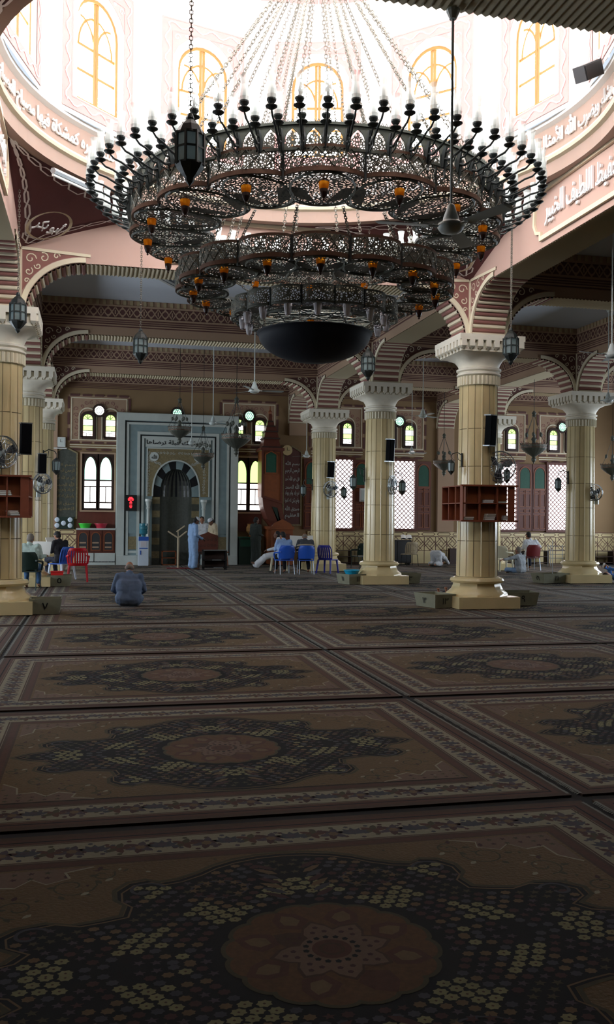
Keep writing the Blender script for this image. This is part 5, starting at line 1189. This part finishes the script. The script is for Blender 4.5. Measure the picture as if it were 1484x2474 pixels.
# shoe boxes by the columns, with their numbers
def crate(x,y,rz,num,lbl,wd=.72,dp=.40,h=.26,mt='wood_grey'):
    r=empty('shoe_crate',(x,y,.024),rz,lbl,'crate','wooden shoe crates by the columns'); b=MB(); k_=1.16; t=.02
    def side(P,Q,P2,Q2,nm):
        pass
    X,Y=wd/2,dp/2; B=[(-X,-Y,0),(X,-Y,0),(X,Y,0),(-X,Y,0)]; T_=[(-X*k_,-Y*k_,h),(X*k_,-Y*k_,h),(X*k_,Y*k_,h),(-X*k_,Y*k_,h)]
    Bi=[(a*.94,c*.9,.02) for a,c,_ in B]; Ti=[(a*.955,c*.93,h) for a,c,_ in T_]
    for i in range(4):
        j=(i+1)%4; b.face([B[i],B[j],T_[j],T_[i]],mt); b.face([Bi[j],Bi[i],Ti[i],Ti[j]],mt); b.face([T_[i],T_[j],Ti[j],Ti[i]],mt)
    b.face(B[::-1],mt); b.face(Bi,mt); b.build('box',r)
    b=MB(); fy=-(Y+Y*k_)/2-.012; add_text(b,num,lambda u,v,w_: V((u,fy-(v)*(Y*(k_-1)/h)-.002,h*.52+v)),.13,'black',depth=.002,raw=True)
    b.build('number',r); b=MB(); fx=-(X+X*k_)/2-.012; b.lathe([(0,0),(.05,0)],10,'dark_grey',cap=False) if False else add_text(b,num,lambda u,v,w_: V((fx-(v)*(X*(k_-1)/h)-.002,-u,h*.52+v)),.12,'dark_grey',depth=.002,raw=True); b.build('side_number',r)
    return r
crate(6.42,16.62,.25,'١٣','grey wooden crate marked 13 in Arabic numerals, left of the large column',.42,.62)
crate(8.30,16.85,-.15,'٩','grey wooden crate marked 9 in Arabic numerals, right of the large column',.55,.5)
crate(6.50,22.75,.35,'١١','grey wooden crate holding a blue bowl beside the second column',.5,.5)
crate(8.12,22.95,-.1,'٣','grey wooden crate right of the second column',.5,.4)
crate(12.10,22.7,.25,'٢١','grey wooden crate left of the column with the wall fan',.8,.45)
crate(-.80,16.35,.0,'٧','olive wooden crate against the left edge column base',.46,.44)
crate(-.80,22.7,.0,'٥','wooden crate holding a red bucket by the second left column',.5,.44)
b=MB(); b.lathe([(.13,0),(.2,.14),(.215,.15),(.215,.16),(.19,.15),(.12,.015),(0,.015)],24,'blue_bowl',cap=False); b.lathe([(0,0),(.13,0)],24,'blue_bowl',cap=False); o=b.build('plastic_bowl',None,'auto'); p=px(855,1391,22.75); o.location=(6.5,22.75,.22); tag(o,'bright blue plastic bowl in a crate beside the second column','bowl')
b=MB(); b.box((0,0,.1),(.26,.24,.2),'red_bucket',top=1.1); b.box((0,0,.215),(.3,.28,.02),'red_bucket'); o=b.build('red_box'); o.location=(-.86,22.7,.15); tag(o,'bright red plastic box in a crate by the second left column','box')
# ================================================================ chairs
def chair(loc,rz,lbl,shell,leg,arms=True,slats=True,grp=None,metal=False,low=0):
    r=empty('plastic_chair',loc,rz,lbl,'chair',grp); b=MB()
    b.bb(-.23,.23,-.2,.24,.415,.44,shell); b.bb(-.24,.24,.22,.25,.395,.43,shell); b.build('seat',r)
    b=MB()
    def bp(u,v,off=0): 
        x=(u-.5)*(.44+.04*math.sin(v*PI)); z=.44+.42*v; y=-.21-.09*v+.35*(u-.5)**2*.9; 
        top=max(0,v-.75)*4; x*=1-.18*top**2; return V((x,y-off,z))
    if slats:
        for i in range(7):
            u0_=.06+.13*i; 
            for off in (0,.02): b.grid(lambda u,v:bp(u0_+.085*u,.12+.76*v,off),1,8,shell)
        for (va,vb) in ((.0,.12),(.86,1.0)):
            for off in (-.004,.024): b.grid(lambda u,v:bp(u,va+(vb-va)*v,off),10,2,shell)
        for u in (.0,1.0): b.tube([bp(u,v/8) for v in range(9)],.018,shell,6)
        b.tube([bp(u/10,1.0) for u in range(11)],.018,shell,6)
    else:
        for off in (0,.02): b.grid(lambda u,v:bp(u,.08+.92*v,off),10,8,shell)
        b.tube([bp(0,v/8) for v in range(9)]+[bp(u/10,1.0) for u in range(11)]+[bp(1,1-v/8) for v in range(9)],.014,shell,6)
    b.build('backrest',r)
    for sx in (-1,1):
        for sy,y0,y1 in ((1,.21,.26),(-1,-.19,-.27)):
            b=MB()
            if metal: b.tube([(sx*.21,y0,.42),(sx*.225,y1,.012)],.012,leg,6)
            else: b.tube([(sx*.21,y0,.42),(sx*.23,(y0+y1)/2,.2),(sx*.245,y1,.012)],[.034,.028,.024],leg,6)
            b.build('leg',r)
        if arms:
            b=MB(); b.tube([(sx*.22,-.26,.68),(sx*.27,-.1,.66),(sx*.28,.12,.645),(sx*.27,.22,.60),(sx*.24,.24,.44)],[.02,.024,.026,.024,.02],shell,6); b.build('armrest',r)
    return r
# ================================================================ people
FOLD=bpy.data.textures.new('folds','CLOUDS'); FOLD.noise_scale=.11; FOLD.noise_depth=2
def remesh(o,vox,sm=2):
    md=o.modifiers.new('surface','REMESH'); md.mode='VOXEL'; md.voxel_size=vox; md.use_smooth_shade=True
    if sm: m2=o.modifiers.new('soft','SMOOTH'); m2.iterations=sm; m2.factor=.5
    if sm>=3:
        d=o.modifiers.new('folds','DISPLACE'); d.texture=FOLD; d.strength=.035; d.mid_level=.5
    return o
def hand(b,wr,d,nrm,mt,sg=1,curl=.5):
    d=V(d).normalized(); n=V(nrm); n=(n-d*n.dot(d)).normalized(); l=d.cross(n)*sg; w_=V(wr)
    b.cap(w_,.024,w_+d*.045,.030,mt,8); 
    for s in (-1,0,1): b.cap(w_+d*.03+l*s*.018,.017,w_+d*.082+l*s*.024,.014,mt,8)
    for i,(s,L) in enumerate(((-.033,.058),(-.011,.07),(.011,.066),(.032,.052))):
        p=w_+d*.085+l*s; q=p+(d*math.cos(curl*.6)+n*math.sin(curl*.6))*L*.55; t=q+(d*math.cos(curl*1.6)+n*math.sin(curl*1.6))*L*.5; b.cap(p,.0095,q,.009,mt,6); b.cap(q,.009,t,.0075,mt,6)
    p=w_+d*.025-l*.03; q=p+(d*.6-l*.7+n*.2).normalized()*.04; t=q+(d*.9-l*.1+n*.4).normalized()*.032; b.cap(p,.012,q,.011,mt,6); b.cap(q,.011,t,.009,mt,6)
def headT(c,look,up=(0,0,1)):
    f=V(look).normalized(); u=V(up); u=(u-f*u.dot(f)).normalized(); x=f.cross(u); m=M4.Identity(4)
    for i in range(3): m[i][0],m[i][1],m[i][2],m[i][3]=x[i],f[i],u[i],c[i]
    return m
def person(loc,rz,lbl,P,shirt,pants,hair='hair_black',cap_=None,skin='skin',robe=None,bald=False,stripe=None,vox=.012,shoes=None):
    r=empty('person',loc,rz,lbl,'person'); g=lambda k:V(P[k])
    b=MB(); H=g('head'); look=P.get('look',(0,1,0)); up=P.get('up',(0,0,1)); b.T=headT(H,look,up)
    b.ell((0,0,.02),(.073,.093,.10),skin); b.ell((0,.025,-.045),(.056,.07,.07),skin); b.cap((0,.085,.012),.010,(0,.108,-.022),.016,skin,6)
    for s in (-1,1): b.ell((s*.076,-.005,-.01),(.012,.02,.033),skin,8,6); b.ell((s*.028,.085,.03),(.022,.014,.010),skin,8,5); b.ell((s*.036,.066,-.015),(.022,.024,.02),skin,8,5)
    b.ell((0,.092,-.056),(.026,.012,.010),skin,8,5); b.ell((0,.075,-.092),(.025,.022,.02),skin,8,5); b.T=None
    b.cap(g('neck'),.056,H+V((0,0,-.03)),.052,skin)
    b.cap(g('pel'),.10,g('che'),.10,skin)
    for s in 'LR':
        b.cap(g('sh'+s),.05,g('el'+s),.038,skin); b.cap(g('el'+s),.037,g('wr'+s),.026,skin); b.cap(g('che')*.5+g('neck')*.5,.07,g('sh'+s),.05,skin)
        hd=P.get('hd'+s,tuple(g('wr'+s)-g('el'+s))); hand(b,P['wr'+s],hd,P.get('hn'+s,(0,0,-1)),skin,1 if s=='L' else -1,P.get('curl',.7))
        b.cap(g('hi'+s),.075,g('kn'+s),.055,skin); b.cap(g('kn'+s),.052,g('an'+s),.036,skin); b.cap(g('an'+s)+V((0,0,-.02)),.035,g('to'+s),.028,skin); b.ell(g('to'+s),(.04,.04,.022),skin,8,5)
    remesh(b.build('body',r),.010)
    # clothes
    b=MB(); pe,cg,nk=g('pel'),g('che'),g('neck'); sh=(g('shL')-g('shR')); sx=sh.normalized(); wd=.5*sh.length
    bk=P.get('bulk',1)
    for t,rr,ww in ((0,.130*bk,.10*bk),(.17,.128*bk,.09*bk),(.34,.124*bk,.08*bk),(.5,.122*bk,.08*bk),(.67,.124*bk,.09*bk),(.84,.125*(1+bk)/2,.10*(1+bk)/2),(1.0,.125,.11)):
        c=pe.lerp(cg,t); b.cap(c-sx*ww,rr,c+sx*ww,rr,shirt if not stripe or t!=.6 else shirt)
    b.cap(cg-sx*.11,.11,g('shL').lerp(nk,.35),.07,shirt); b.cap(cg+sx*.11,.11,g('shR').lerp(nk,.35),.07,shirt) if False else None
    up_=cg.lerp(nk,.55); b.cap(up_-sx*.12,.085,up_+sx*.12,.085,shirt); b.cap(up_,.08,nk,.066,shirt)
    for s in 'LR':
        b.cap(up_,.08,g('sh'+s),.07,shirt); b.cap(g('sh'+s),.075,g('el'+s),.058,shirt)
        b.cap(g('el'+s),.058,g('wr'+s).lerp(g('el'+s),.08),.045,shirt) if not P.get('short') else b.cap(g('sh'+s),.075,g('el'+s),.062,shirt)
    remesh(b.build('shirt' if not robe else 'robe_top',r),vox,8)
    b=MB()
    if robe:
        for s in 'LR': b.cap(g('hi'+s),.12,g('kn'+s),.11,robe); b.cap(g('kn'+s),.11,g('an'+s).lerp(g('kn'+s),.12),.10 if P.get('flare') else .08,robe); 
        b.cap(g('hiL'),.12,g('hiR'),.12,robe); b.cap(g('knL'),.11,g('knR'),.11,robe); 
        if P.get('stand'): 
            a_=(g('anL')+g('anR'))/2; b.cap(g('pel'),.14,(g('knL')+g('knR'))/2,.15,robe); b.cap((g('knL')+g('knR'))/2,.15,a_+V((0,0,.1)),.16,robe); b.cap(g('anL')+V((0,0,.08)),.09,g('anR')+V((0,0,.08)),.09,robe)
        remesh(b.build('robe_skirt',r),vox+.003,4)
    else:
        for s in 'LR': b.cap(g('hi'+s),.098,g('kn'+s),.074,pants); b.cap(g('kn'+s),.074,g('an'+s).lerp(g('kn'+s),.1),.056,pants)
        b.cap(g('hiL'),.105,g('hiR'),.105,pants); remesh(b.build('trousers',r),vox,3)
    if stripe:
        b=MB(); 
        for t in (.35,.75,1.12): c=pe.lerp(cg,t); b.cap(c-sx*(.095+.03*t),.131,c+sx*(.095+.03*t),.131,stripe,14) if False else None
        for t in (.42,.78,1.1):
            c=pe.lerp(cg,t); P_=[c+sx*((.26 if t<1 else .25)*math.cos(a))+sx.cross((cg-pe).normalized())*(.134*math.sin(a)) for a in [i*PI/12 for i in range(24)]]; b.tube(P_,.022,stripe,6,closed=True)
        b.build('stripes',r,True)
    if hair:
        b=MB(); b.T=headT(H,look,up)
        if bald: b.ell((0,-.026,-.012),(.080,.078,.062),hair)
        else: b.ell((0,-.020,.032),(.081,.094,.098),hair); b.ell((0,-.035,-.02),(.077,.07,.07),hair)
        remesh(b.build('hair',r),.012,2)
    if cap_:
        b=MB(); b.T=headT(H,look,up); b.lathe([(.088,.045),(.092,.06),(.088,.10),(.06,.135),(.0,.14)],20,cap_); o=b.build('cap',r,True)
    return r
def base_pose(**k):
    P=dict(pel=(0,0,.95),che=(0,0,1.25),neck=(0,-.01,1.46),head=(0,.02,1.585),shL=(-.19,0,1.40),shR=(.19,0,1.40),elL=(-.24,-.02,1.12),elR=(.24,-.02,1.12),wrL=(-.22,.10,.90),wrR=(.22,.10,.90),
           hiL=(-.10,0,.92),hiR=(.10,0,.92),knL=(-.11,.02,.49),knR=(.11,.02,.49),anL=(-.12,-.01,.09),anR=(.12,-.01,.09),toL=(-.13,.14,.035),toR=(.13,.14,.035)); P.update(k); return P
def sit_chair(lean=.0,**k):
    P=base_pose(pel=(0,0,.55),che=(0,lean*.3+.02,.83),neck=(0,lean*.6+.01,1.03),head=(0,lean*.9+.05,1.15),shL=(-.19,lean*.55,.98),shR=(.19,lean*.55,.98),elL=(-.25,lean*.5+.05,.74),elR=(.25,lean*.5+.05,.74),
      wrL=(-.16,lean+.30,.72),wrR=(.16,lean+.30,.72),hiL=(-.10,.05,.53),hiR=(.10,.05,.53),knL=(-.13,.44,.52),knR=(.13,.44,.52),anL=(-.14,.40,.12),anR=(.14,.40,.12),toL=(-.15,.53,.05),toR=(.15,.53,.05)); P.update(k); return P
def sit_floor(lean=.15,**k):
    P=base_pose(pel=(0,0,.15),che=(0,lean*.45,.40),neck=(0,lean*1.0,.58),head=(0,lean*1.0+.09,.68),look=(0,.8,-.6),shL=(-.20,lean*.85,.52),shR=(.20,lean*.85,.52),elL=(-.29,lean+.02,.27),elR=(.29,lean+.02,.27),
      wrL=(-.16,lean+.22,.2),wrR=(.16,lean+.22,.2),hiL=(-.11,.03,.13),hiR=(.11,.03,.13),knL=(-.33,.30,.14),knR=(.33,.30,.14),anL=(.06,.36,.08),anR=(-.06,.42,.08),toL=(.17,.36,.06),toR=(-.17,.42,.06)); P.update(k); return P
RZ=.016
p=gp(312,1470); person((p.x,p.y+.12,RZ),-.05,'balding man in a slate blue shirt sitting on the carpet, back turned',sit_floor(.14,che=(0,.05,.42),neck=(0,.12,.62),head=(0,.21,.72),shL=(-.20,.10,.56),shR=(.20,.10,.56),elL=(-.285,.16,.30),elR=(.285,.16,.30),knL=(-.2,.42,.14),knR=(.2,.42,.14),bulk=1.12),'cloth_slate','cloth_slate','hair_grey',bald=True,vox=.014)
# left edge reader
p=gp(66,1430); chair((p.x,p.y+.25,RZ),-.15,'dark green plastic armchair with a reader, beside the left edge column','chair_dark','chair_dark',slats=False,metal=True)
person((p.x,p.y+.30,RZ),-.15,'grey-haired man in a pale shirt reading a newspaper in the dark chair',sit_chair(.12,look=(.1,.9,-.4),wrL=(.02,.44,.74),wrR=(.28,.44,.76)),'cloth_mint','cloth_jeans','hair_grey')
b=MB(); b.grid(lambda u,v:(-.28+.56*u,.02*abs(u-.5),.36*v),4,2,'paper'); b.grid(lambda u,v:(-.28+.56*u,.02*abs(u-.5)+.004,.36*v),4,2,'paper'); o=b.build('newspaper'); o.location=(p.x+.16,p.y+.82,.78); o.rotation_euler=(-.5,0,-.15); tag(o,'white newspaper held by the man in the dark chair at left','newspaper')
# red chair and the reader behind it
p=gp(187,1409); chair((p.x,p.y+.25,RZ),0.0,'empty bright red plastic armchair in front of the black-haired reader','chair_red','chair_red')
chair((p.x-.42,p.y+1.05,RZ),.85,'blue and white plastic chair under the black-haired reader','cooler_blue','cooler_white',arms=False)
person((p.x-.42,p.y+1.05,RZ),.75,'black-haired man in dark clothes reading behind the red chair',sit_chair(.15,look=(0,.8,-.6),wrL=(-.12,.42,.82),wrR=(.12,.42,.82)),'cloth_black','cloth_navy')
b=MB(); b.box((0,0,0),(.34,.02,.26),'paper'); o=b.build('open_book'); o.location=(p.x-.70,p.y+1.42,1.0); o.rotation_euler=(-.4,0,.75); tag(o,'white open book held up by the black-haired reader','book')
# three men at the carved chair
p=gp(466,1378); person((p.x,p.y,RZ),-1.2,'man in a long light blue robe and white cap standing by the forked stand',base_pose(stand=1,flare=1,head=(0,.10,1.56),neck=(0,.03,1.45),look=(0,.8,-.6),wrL=(-.12,.26,1.0),wrR=(.14,.26,1.0)),'cloth_paleblue',None,'hair_black',cap_='cloth_white',robe='cloth_paleblue',skin='skin_dark')
person((px(488,1300,31.6).x,31.6,RZ),2.9,'young black-haired man in a white shirt behind the carved chair, middle of three',base_pose(look=(0,.9,-.4),wrL=(-.1,.3,1.0),wrR=(.1,.3,1.0)),'cloth_white','cloth_navy')
person((px(514,1300,30.9).x,30.9,RZ),1.9,'man in cream shirt and white cap behind the carved chair, rightmost of three',base_pose(look=(0,.8,-.6),head=(0,.06,1.53),wrL=(-.1,.3,1.0),wrR=(.1,.3,1.0)),'cloth_beige','cloth_grey','hair_black',cap_='cloth_white',skin='skin_dark')
person((px(618,1300,31.2).x,31.2,RZ),-1.0,'man in a dark grey-green robe standing before the pulpit stairs',base_pose(stand=1,flare=1,look=(.2,.9,-.3),wrL=(-.08,.22,1.08),wrR=(.1,.22,1.08)),'cloth_robe',None,'hair_black',robe='cloth_robe',skin='skin_dark')
# white robed man sitting low with legs out to the left
q=px(674,1340,28.6); chair((q.x,28.6,RZ),1.35,'low white chair under the white-robed man left of the blue chairs','chair_white','chair_white',arms=False)
person((q.x,28.6,RZ),1.35,'white-robed man sitting with his bare feet stretched out to the left',sit_chair(.02,knL=(-.14,.42,.45),knR=(.14,.44,.44),anL=(-.13,.72,.15),anR=(.12,.78,.15),toL=(-.14,.80,.26),toR=(.13,.86,.25),flare=1,wrL=(-.1,.36,.66),wrR=(.1,.36,.66)),'cloth_white',None,'hair_black',robe='cloth_white',skin='skin_dark')
# blue chairs
G='blue plastic chairs in a row beside the column'
p=gp(692,1390); chair((p.x,p.y+.25,RZ),.12,'blue plastic chair with silver legs, left one, man in light blue shirt','chair_blue','chair_leg',slats=False,grp=G,metal=True)
person((p.x,p.y+.27,RZ),.12,'man in a light blue shirt sitting in the left blue chair',sit_chair(.16,look=(-.3,.8,-.5)),'cloth_lightblue','cloth_black')
p=gp(743,1390); chair((p.x,p.y+.25,RZ),-.1,'blue plastic chair with silver legs under the man in stripes','chair_blue','chair_leg',slats=False,arms=False,grp=G,metal=True)
person((p.x,p.y+.27,RZ),-.1,'man in a grey striped shirt holding a newspaper in a blue chair',sit_chair(.16,look=(0,.6,-.8),head=(0,.24,1.12)),'cloth_stripe','cloth_black','hair_grey',stripe='cloth_beige',bald=True)
b=MB(); b.grid(lambda u,v:(-.36+.72*u,-.10*abs(u-.5),.36*v),4,2,'paper'); b.grid(lambda u,v:(-.36+.72*u,-.10*abs(u-.5)+.004,.36*v),4,2,'paper'); o=b.build('newspaper'); o.location=(p.x,p.y+.82,.82); o.rotation_euler=(-.4,0,-.1); tag(o,'white newspaper spread by the man in the striped shirt','newspaper')
p=gp(795,1388); chair((p.x,p.y+.2,RZ),-.75,'empty indigo plastic chair, rightmost beside the column','chair_indigo','chair_indigo',grp=G,arms=False)
chair((px(872,1350,29.5).x,29.5,RZ),.3,'dark green chair behind the crate with the blue bowl','chair_dark','chair_dark',metal=True,slats=False)
# prostrating man
p=gp(1056,1371); person((p.x,p.y+.1,RZ+.035),-.75,'man in a white robe bowed down in prostration on the carpet',dict(pel=(0,0,.44),che=(0,.28,.36),neck=(0,.50,.22),head=(0,.60,.13),look=(0,.15,-1),up=(0,1,.1),shL=(-.18,.44,.27),shR=(.18,.44,.27),elL=(-.27,.50,.10),elR=(.27,.50,.10),wrL=(-.2,.66,.05),wrR=(.2,.66,.05),hdL=(0,1,0),hdR=(0,1,0),curl=.1,
   hiL=(-.1,-.02,.40),hiR=(.1,-.02,.40),knL=(-.12,.06,.08),knR=(.12,.06,.08),anL=(-.1,-.32,.09),anR=(.1,-.32,.09),toL=(-.1,-.36,.04),toR=(.1,-.36,.04)),'cloth_white',None,'hair_black',robe='cloth_white')
# right group
p=gp(1262,1389); person((p.x,p.y+.1,RZ),.55,'grey-haired man in a white robe sitting on the floor beside the cream chair',sit_floor(.05,head=(0,.10,.74),neck=(0,.03,.62),look=(0,1,-.2),shL=(-.2,.02,.56),shR=(.2,.02,.56),elL=(-.44,.12,.50),wrL=(-.66,.2,.47)),'cloth_grey','cloth_paleblue','hair_grey')
p=gp(1222,1386); chair((p.x,p.y+.2,RZ),-.9,'cream plastic armchair beside the man sitting on the floor','chair_white','chair_white',slats=False)
p=gp(1292,1380); chair((p.x,p.y+.25,RZ),-.05,'dark maroon plastic chair with silver legs in front of the dado','chair_maroon','chair_leg',slats=False,arms=False,metal=True)
person((p.x,p.y+.27,RZ),-.05,'man in a pale shirt sitting in the maroon chair, back turned',sit_chair(.10,head=(-.05,.12,1.18),look=(-.3,.9,-.2),elR=(.34,.05,.80),wrR=(.2,.25,.9)),'cloth_white','cloth_navy')
# man lying at the right edge with a phone
p=gp(1484,1410); person((p.x+.18,p.y+.1,RZ),PI/2,'man in a blue shirt lying at the right edge looking at a phone',dict(pel=(0,-.35,.14),che=(0,-.02,.15),neck=(0,.20,.17),head=(0,.34,.20),look=(.5,-.3,.8),up=(0,1,.2),shL=(-.18,.14,.17),shR=(.18,.14,.17),elL=(-.26,.2,.36),elR=(.26,.10,.38),wrL=(-.12,.36,.40),wrR=(.12,.34,.42),hdL=(.3,.3,.8),hdR=(-.3,.3,.8),
   hiL=(-.1,-.42,.12),hiR=(.1,-.42,.12),knL=(-.12,-.7,.45),knR=(.12,-.85,.12),anL=(-.12,-1.0,.1),anR=(.12,-1.25,.08),toL=(-.12,-1.08,.06),toR=(.12,-1.3,.15)),'cloth_sky','cloth_navy')
b=MB(); b.box((0,0,0),(.075,.01,.15),'black'); b.box((0,-.006,0),(.066,.004,.135),'paper'); o=b.build('phone'); o.location=(p.x+.18-.46,p.y+.08,.50); o.rotation_euler=(.2,.4,.2); tag(o,'phone with a plain pale screen held by the man lying at the right edge','phone')  # pale paper colour stands in for the screen's glow
# feet showing from behind the large column
person((7.8,18.55,RZ),-.85+PI,'person lying behind the large column, only feet showing',dict(pel=(0,-.0,.12),che=(0,-.32,.13),neck=(0,-.54,.14),head=(0,-.66,.14),look=(0,0,1),up=(0,-1,0),shL=(.18,-.46,.14),shR=(-.18,-.46,.14),elL=(.26,-.2,.1),elR=(-.26,-.2,.1),wrL=(.2,.04,.08),wrR=(-.2,.04,.08),
   hiL=(.1,.08,.11),hiR=(-.1,.08,.11),knL=(.11,.48,.13),knR=(-.11,.48,.13),anL=(.1,.86,.09),anR=(-.08,.86,.12),toL=(.12,.9,.23),toR=(-.06,.9,.26)),'cloth_grey','cloth_navy')
# ================================================================ furniture by the niche
p=gp(505,1374); r=empty('carved_armchair',(p.x,p.y+.3,RZ),0,'dark carved wooden high-backed preaching chair between the three men','chair')
b=MB(); FK=FR((0,-.25,0),(1,0,0),(0,0,1),(0,-1,0)); b.prism(FK,[(-.36,.55),(.30,.55),(.30,1.08),(.1,1.14),(-.03,1.2),(-.16,1.14),(-.36,1.08)],-.05,0,'wood_red')
for i in range(5): scrolls(b,FK,[(-.27+.12*i,.95,.05,i,1),(-.27+.12*i,.75,.05,i,-1)],.006,'wood_dark',.014)
b.build('backrest',r); b=MB(); b.bb(-.38,.32,-.3,.3,.45,.55,'wood_dark'); b.build('seat',r)
for x in (-.35,.29):
    for y in (-.26,.26): b=MB(); b.lathe([(.03,0),(.045,.1),(.025,.2),(.045,.35),(.04,.46)],8,'wood_dark',c=(x,y,0)); b.build('leg',r)
p=gp(508,1377); r=empty('low_table',(p.x+.12,p.y-.1,RZ),0,'low black shelf table with bright edges in front of the carved chair','table'); b=MB(); b.bb(-.38,.38,-.2,.2,.60,.64,'black'); b.bb(-.38,.38,-.2,.2,.30,.33,'black'); b.bb(-.38,.38,-.2,.2,.06,.09,'black'); b.bb(-.37,.37,.16,.19,.06,.6,'wood_dark'); b.build('shelves',r)
for x in (-.36,.36): b=MB(); b.bb(x-.02,x+.02,-.2,.2,0,.62,'black'); b.build('side_panel',r)
b=MB()
for z,x0,x1 in ((.645,-.38,.38),(.335,-.1,.2),(.095,-.05,.25)): b.bb(x0,x1,-.215,-.2,z-.03,z,'steel')
b.build('metal_edge',r)
p=gp(541,1370); r=empty('stool',(p.x+.05,p.y+.4,RZ),0,'small wooden stool right of the carved chair','stool'); b=MB(); b.lathe([(.17,.46),(.18,.48),(.17,.5)],16,'wood_orange'); b.build('seat',r)
for i in range(4): t=PI/4+i*PI/2; b=MB(); b.tube([(.12*math.cos(t),.12*math.sin(t),.47),(.19*math.cos(t),.19*math.sin(t),.01)],.016,'wood_orange',6); b.build('leg',r)
p=gp(430,1374); r=empty('forked_stand',(p.x,p.y,.03),0,'pale wooden stand with forked arms standing on a small red mat','stand'); b=MB(); b.tube([(0,0,.0),(0,0,1.0)],.035,'cloth_beige',8); b.build('post',r)
for s,x,z in ((-1,-.34,1.2),(1,.28,1.2)): b=MB(); b.tube([(0,0,.98),(x,0,z)],.025,'cloth_beige',8); b.build('arm',r)
b=MB(); b.tube([(-.05,.1,1.18),(.22,.1,1.38)],.022,'cloth_beige',8); b.tube([(0,0,1.0),(.0,.1,1.2)],.016,'cloth_beige',6); b.build('arm',r)
b=MB(); b.box((0,0,.006),(.75,.5,.012),'mat_red'); o=b.build('prayer_mat'); o.location=(p.x,p.y-.02,.017); tag(o,'small red mat under the forked stand','mat')
b=MB(); b.bb(-.25,.25,-.15,.15,0,.03,'wood_orange'); b.bb(-.25,.25,-.15,.15,.24,.27,'wood_orange'); b.bb(-.25,-.22,-.15,.15,0,.5,'wood_orange'); b.bb(.22,.25,-.15,.15,0,.5,'wood_orange'); b.bb(-.25,.25,-.15,.15,.47,.5,'wood_orange'); o=b.build('wooden_rack'); o.location=(px(408,1350,32.2).x,32.2,RZ); tag(o,'small wooden rack inside the mouth of the prayer niche','rack')
# dark cabinet with an open book, chair before it
q=px(985,1350,31.8); r=empty('black_cabinet',(q.x-.35,32.2,RZ),0,'black cabinet against the dado carrying a white open book','cabinet'); b=MB(); b.bb(-.55,.55,-.25,.3,.08,.92,'black'); b.build('body',r)
for sx in (-1,1): b=MB(); b.bb(min(0,sx*.53)+.01,max(0,sx*.53)-.01,-.27,-.25,.12,.88,'dark_grey'); b.build('door',r)
for x in (-.5,.5): b=MB(); b.bb(x-.03,x+.03,-.2,.25,0,.08,'black'); b.build('leg',r)
b=MB()
for s in (-1,1): b.grid(lambda u,v:(s*.2*u,.26*v,.03*math.sin(u*PI)+.02*u),6,2,'paper')
b.bb(-.2,.2,0,.26,-.01,.0,'cloth_navy'); o=b.build('open_book'); o.location=(q.x+.02,31.98,.98); o.rotation_euler=(.5,0,-.2); tag(o,'white open book lying on the black cabinet','book')
b=MB(); b.tube([(0,0,.92),(0,0,.99)],.05,'black',8); 
chair((q.x-.1,31.3,RZ),.1,'beige-backed dark chair in front of the black cabinet','cloth_beige','black',slats=True,arms=False,metal=True)
def rack(x0,x1,lbl):
    r=empty('shoe_rack',((x0+x1)/2,32.6,RZ),0,lbl,'rack'); L=(x1-x0)/2; b=MB()
    for z in (.05,.28,.5): b.bb(-L,L,-.2,.2,z,z+.02,'wood_dark')
    b.build('shelves',r)
    for i in range(int(L/.5)+2): x=-L+2*L*i/(int(L/.5)+1); b=MB(); b.bb(x-.015,x+.015,-.2,.2,0,.52,'wood_dark'); b.build('upright',r)
rack(7.9,9.9,'long dark low rack along the dado behind the second column'); rack(14.3,17.2,'long dark low rack along the dado behind the maroon chair'); rack(18.4,20.8,'dark low rack along the dado at the far right')
r=empty('metal_rack',(px(1345,1360,31).x,31.0,RZ),0,'wire metal rack standing left of the right column','rack')
b=MB()
for z in (.3,.45,.6,.75): b.tube([(-.3,-.1,z),(.3,-.1,z),(.3,.1,z),(-.3,.1,z)],.008,'steel',4,closed=True)
for x in (-.3,.3):
    for y in (-.1,.1): b.tube([(x,y,0),(x,y,.8)],.01,'steel',5)
b.build('frame',r)
r=empty('pole_stand',(gp(1355,1412).x,gp(1355,1412).y+.45,RZ),0,'thin metal pole on a round foot in front of the right column','stand'); b=MB(); b.lathe([(.12,0),(.12,.02),(.02,.04)],16,'steel'); b.build('foot',r); b=MB(); b.tube([(0,0,.02),(0,0,1.15)],.010,'steel',6); b.build('pole',r)
b=MB(); b.bb(-.18,.18,-.1,.1,0,.6,'wood_dark'); o=b.build('small_cabinet'); o.location=(px(1098,1350,32.5).x,32.6,RZ); tag(o,'small dark cabinet against the dado left of the large column','cabinet')
for x,l in ((1062,'left'),(1080,'right')):
    b=MB(); b.lathe([(.09,0),(.1,.06),(.11,.12),(.06,.15),(.0,.15)],12,'basin_green'); o=b.build('green_jar'); o.location=(px(x,1280,32.9).x,32.95,1.25); o.scale=(.8,.4,.8); tag(o,'faded green jar on the dado ledge, %s one of two'%l,'jar')
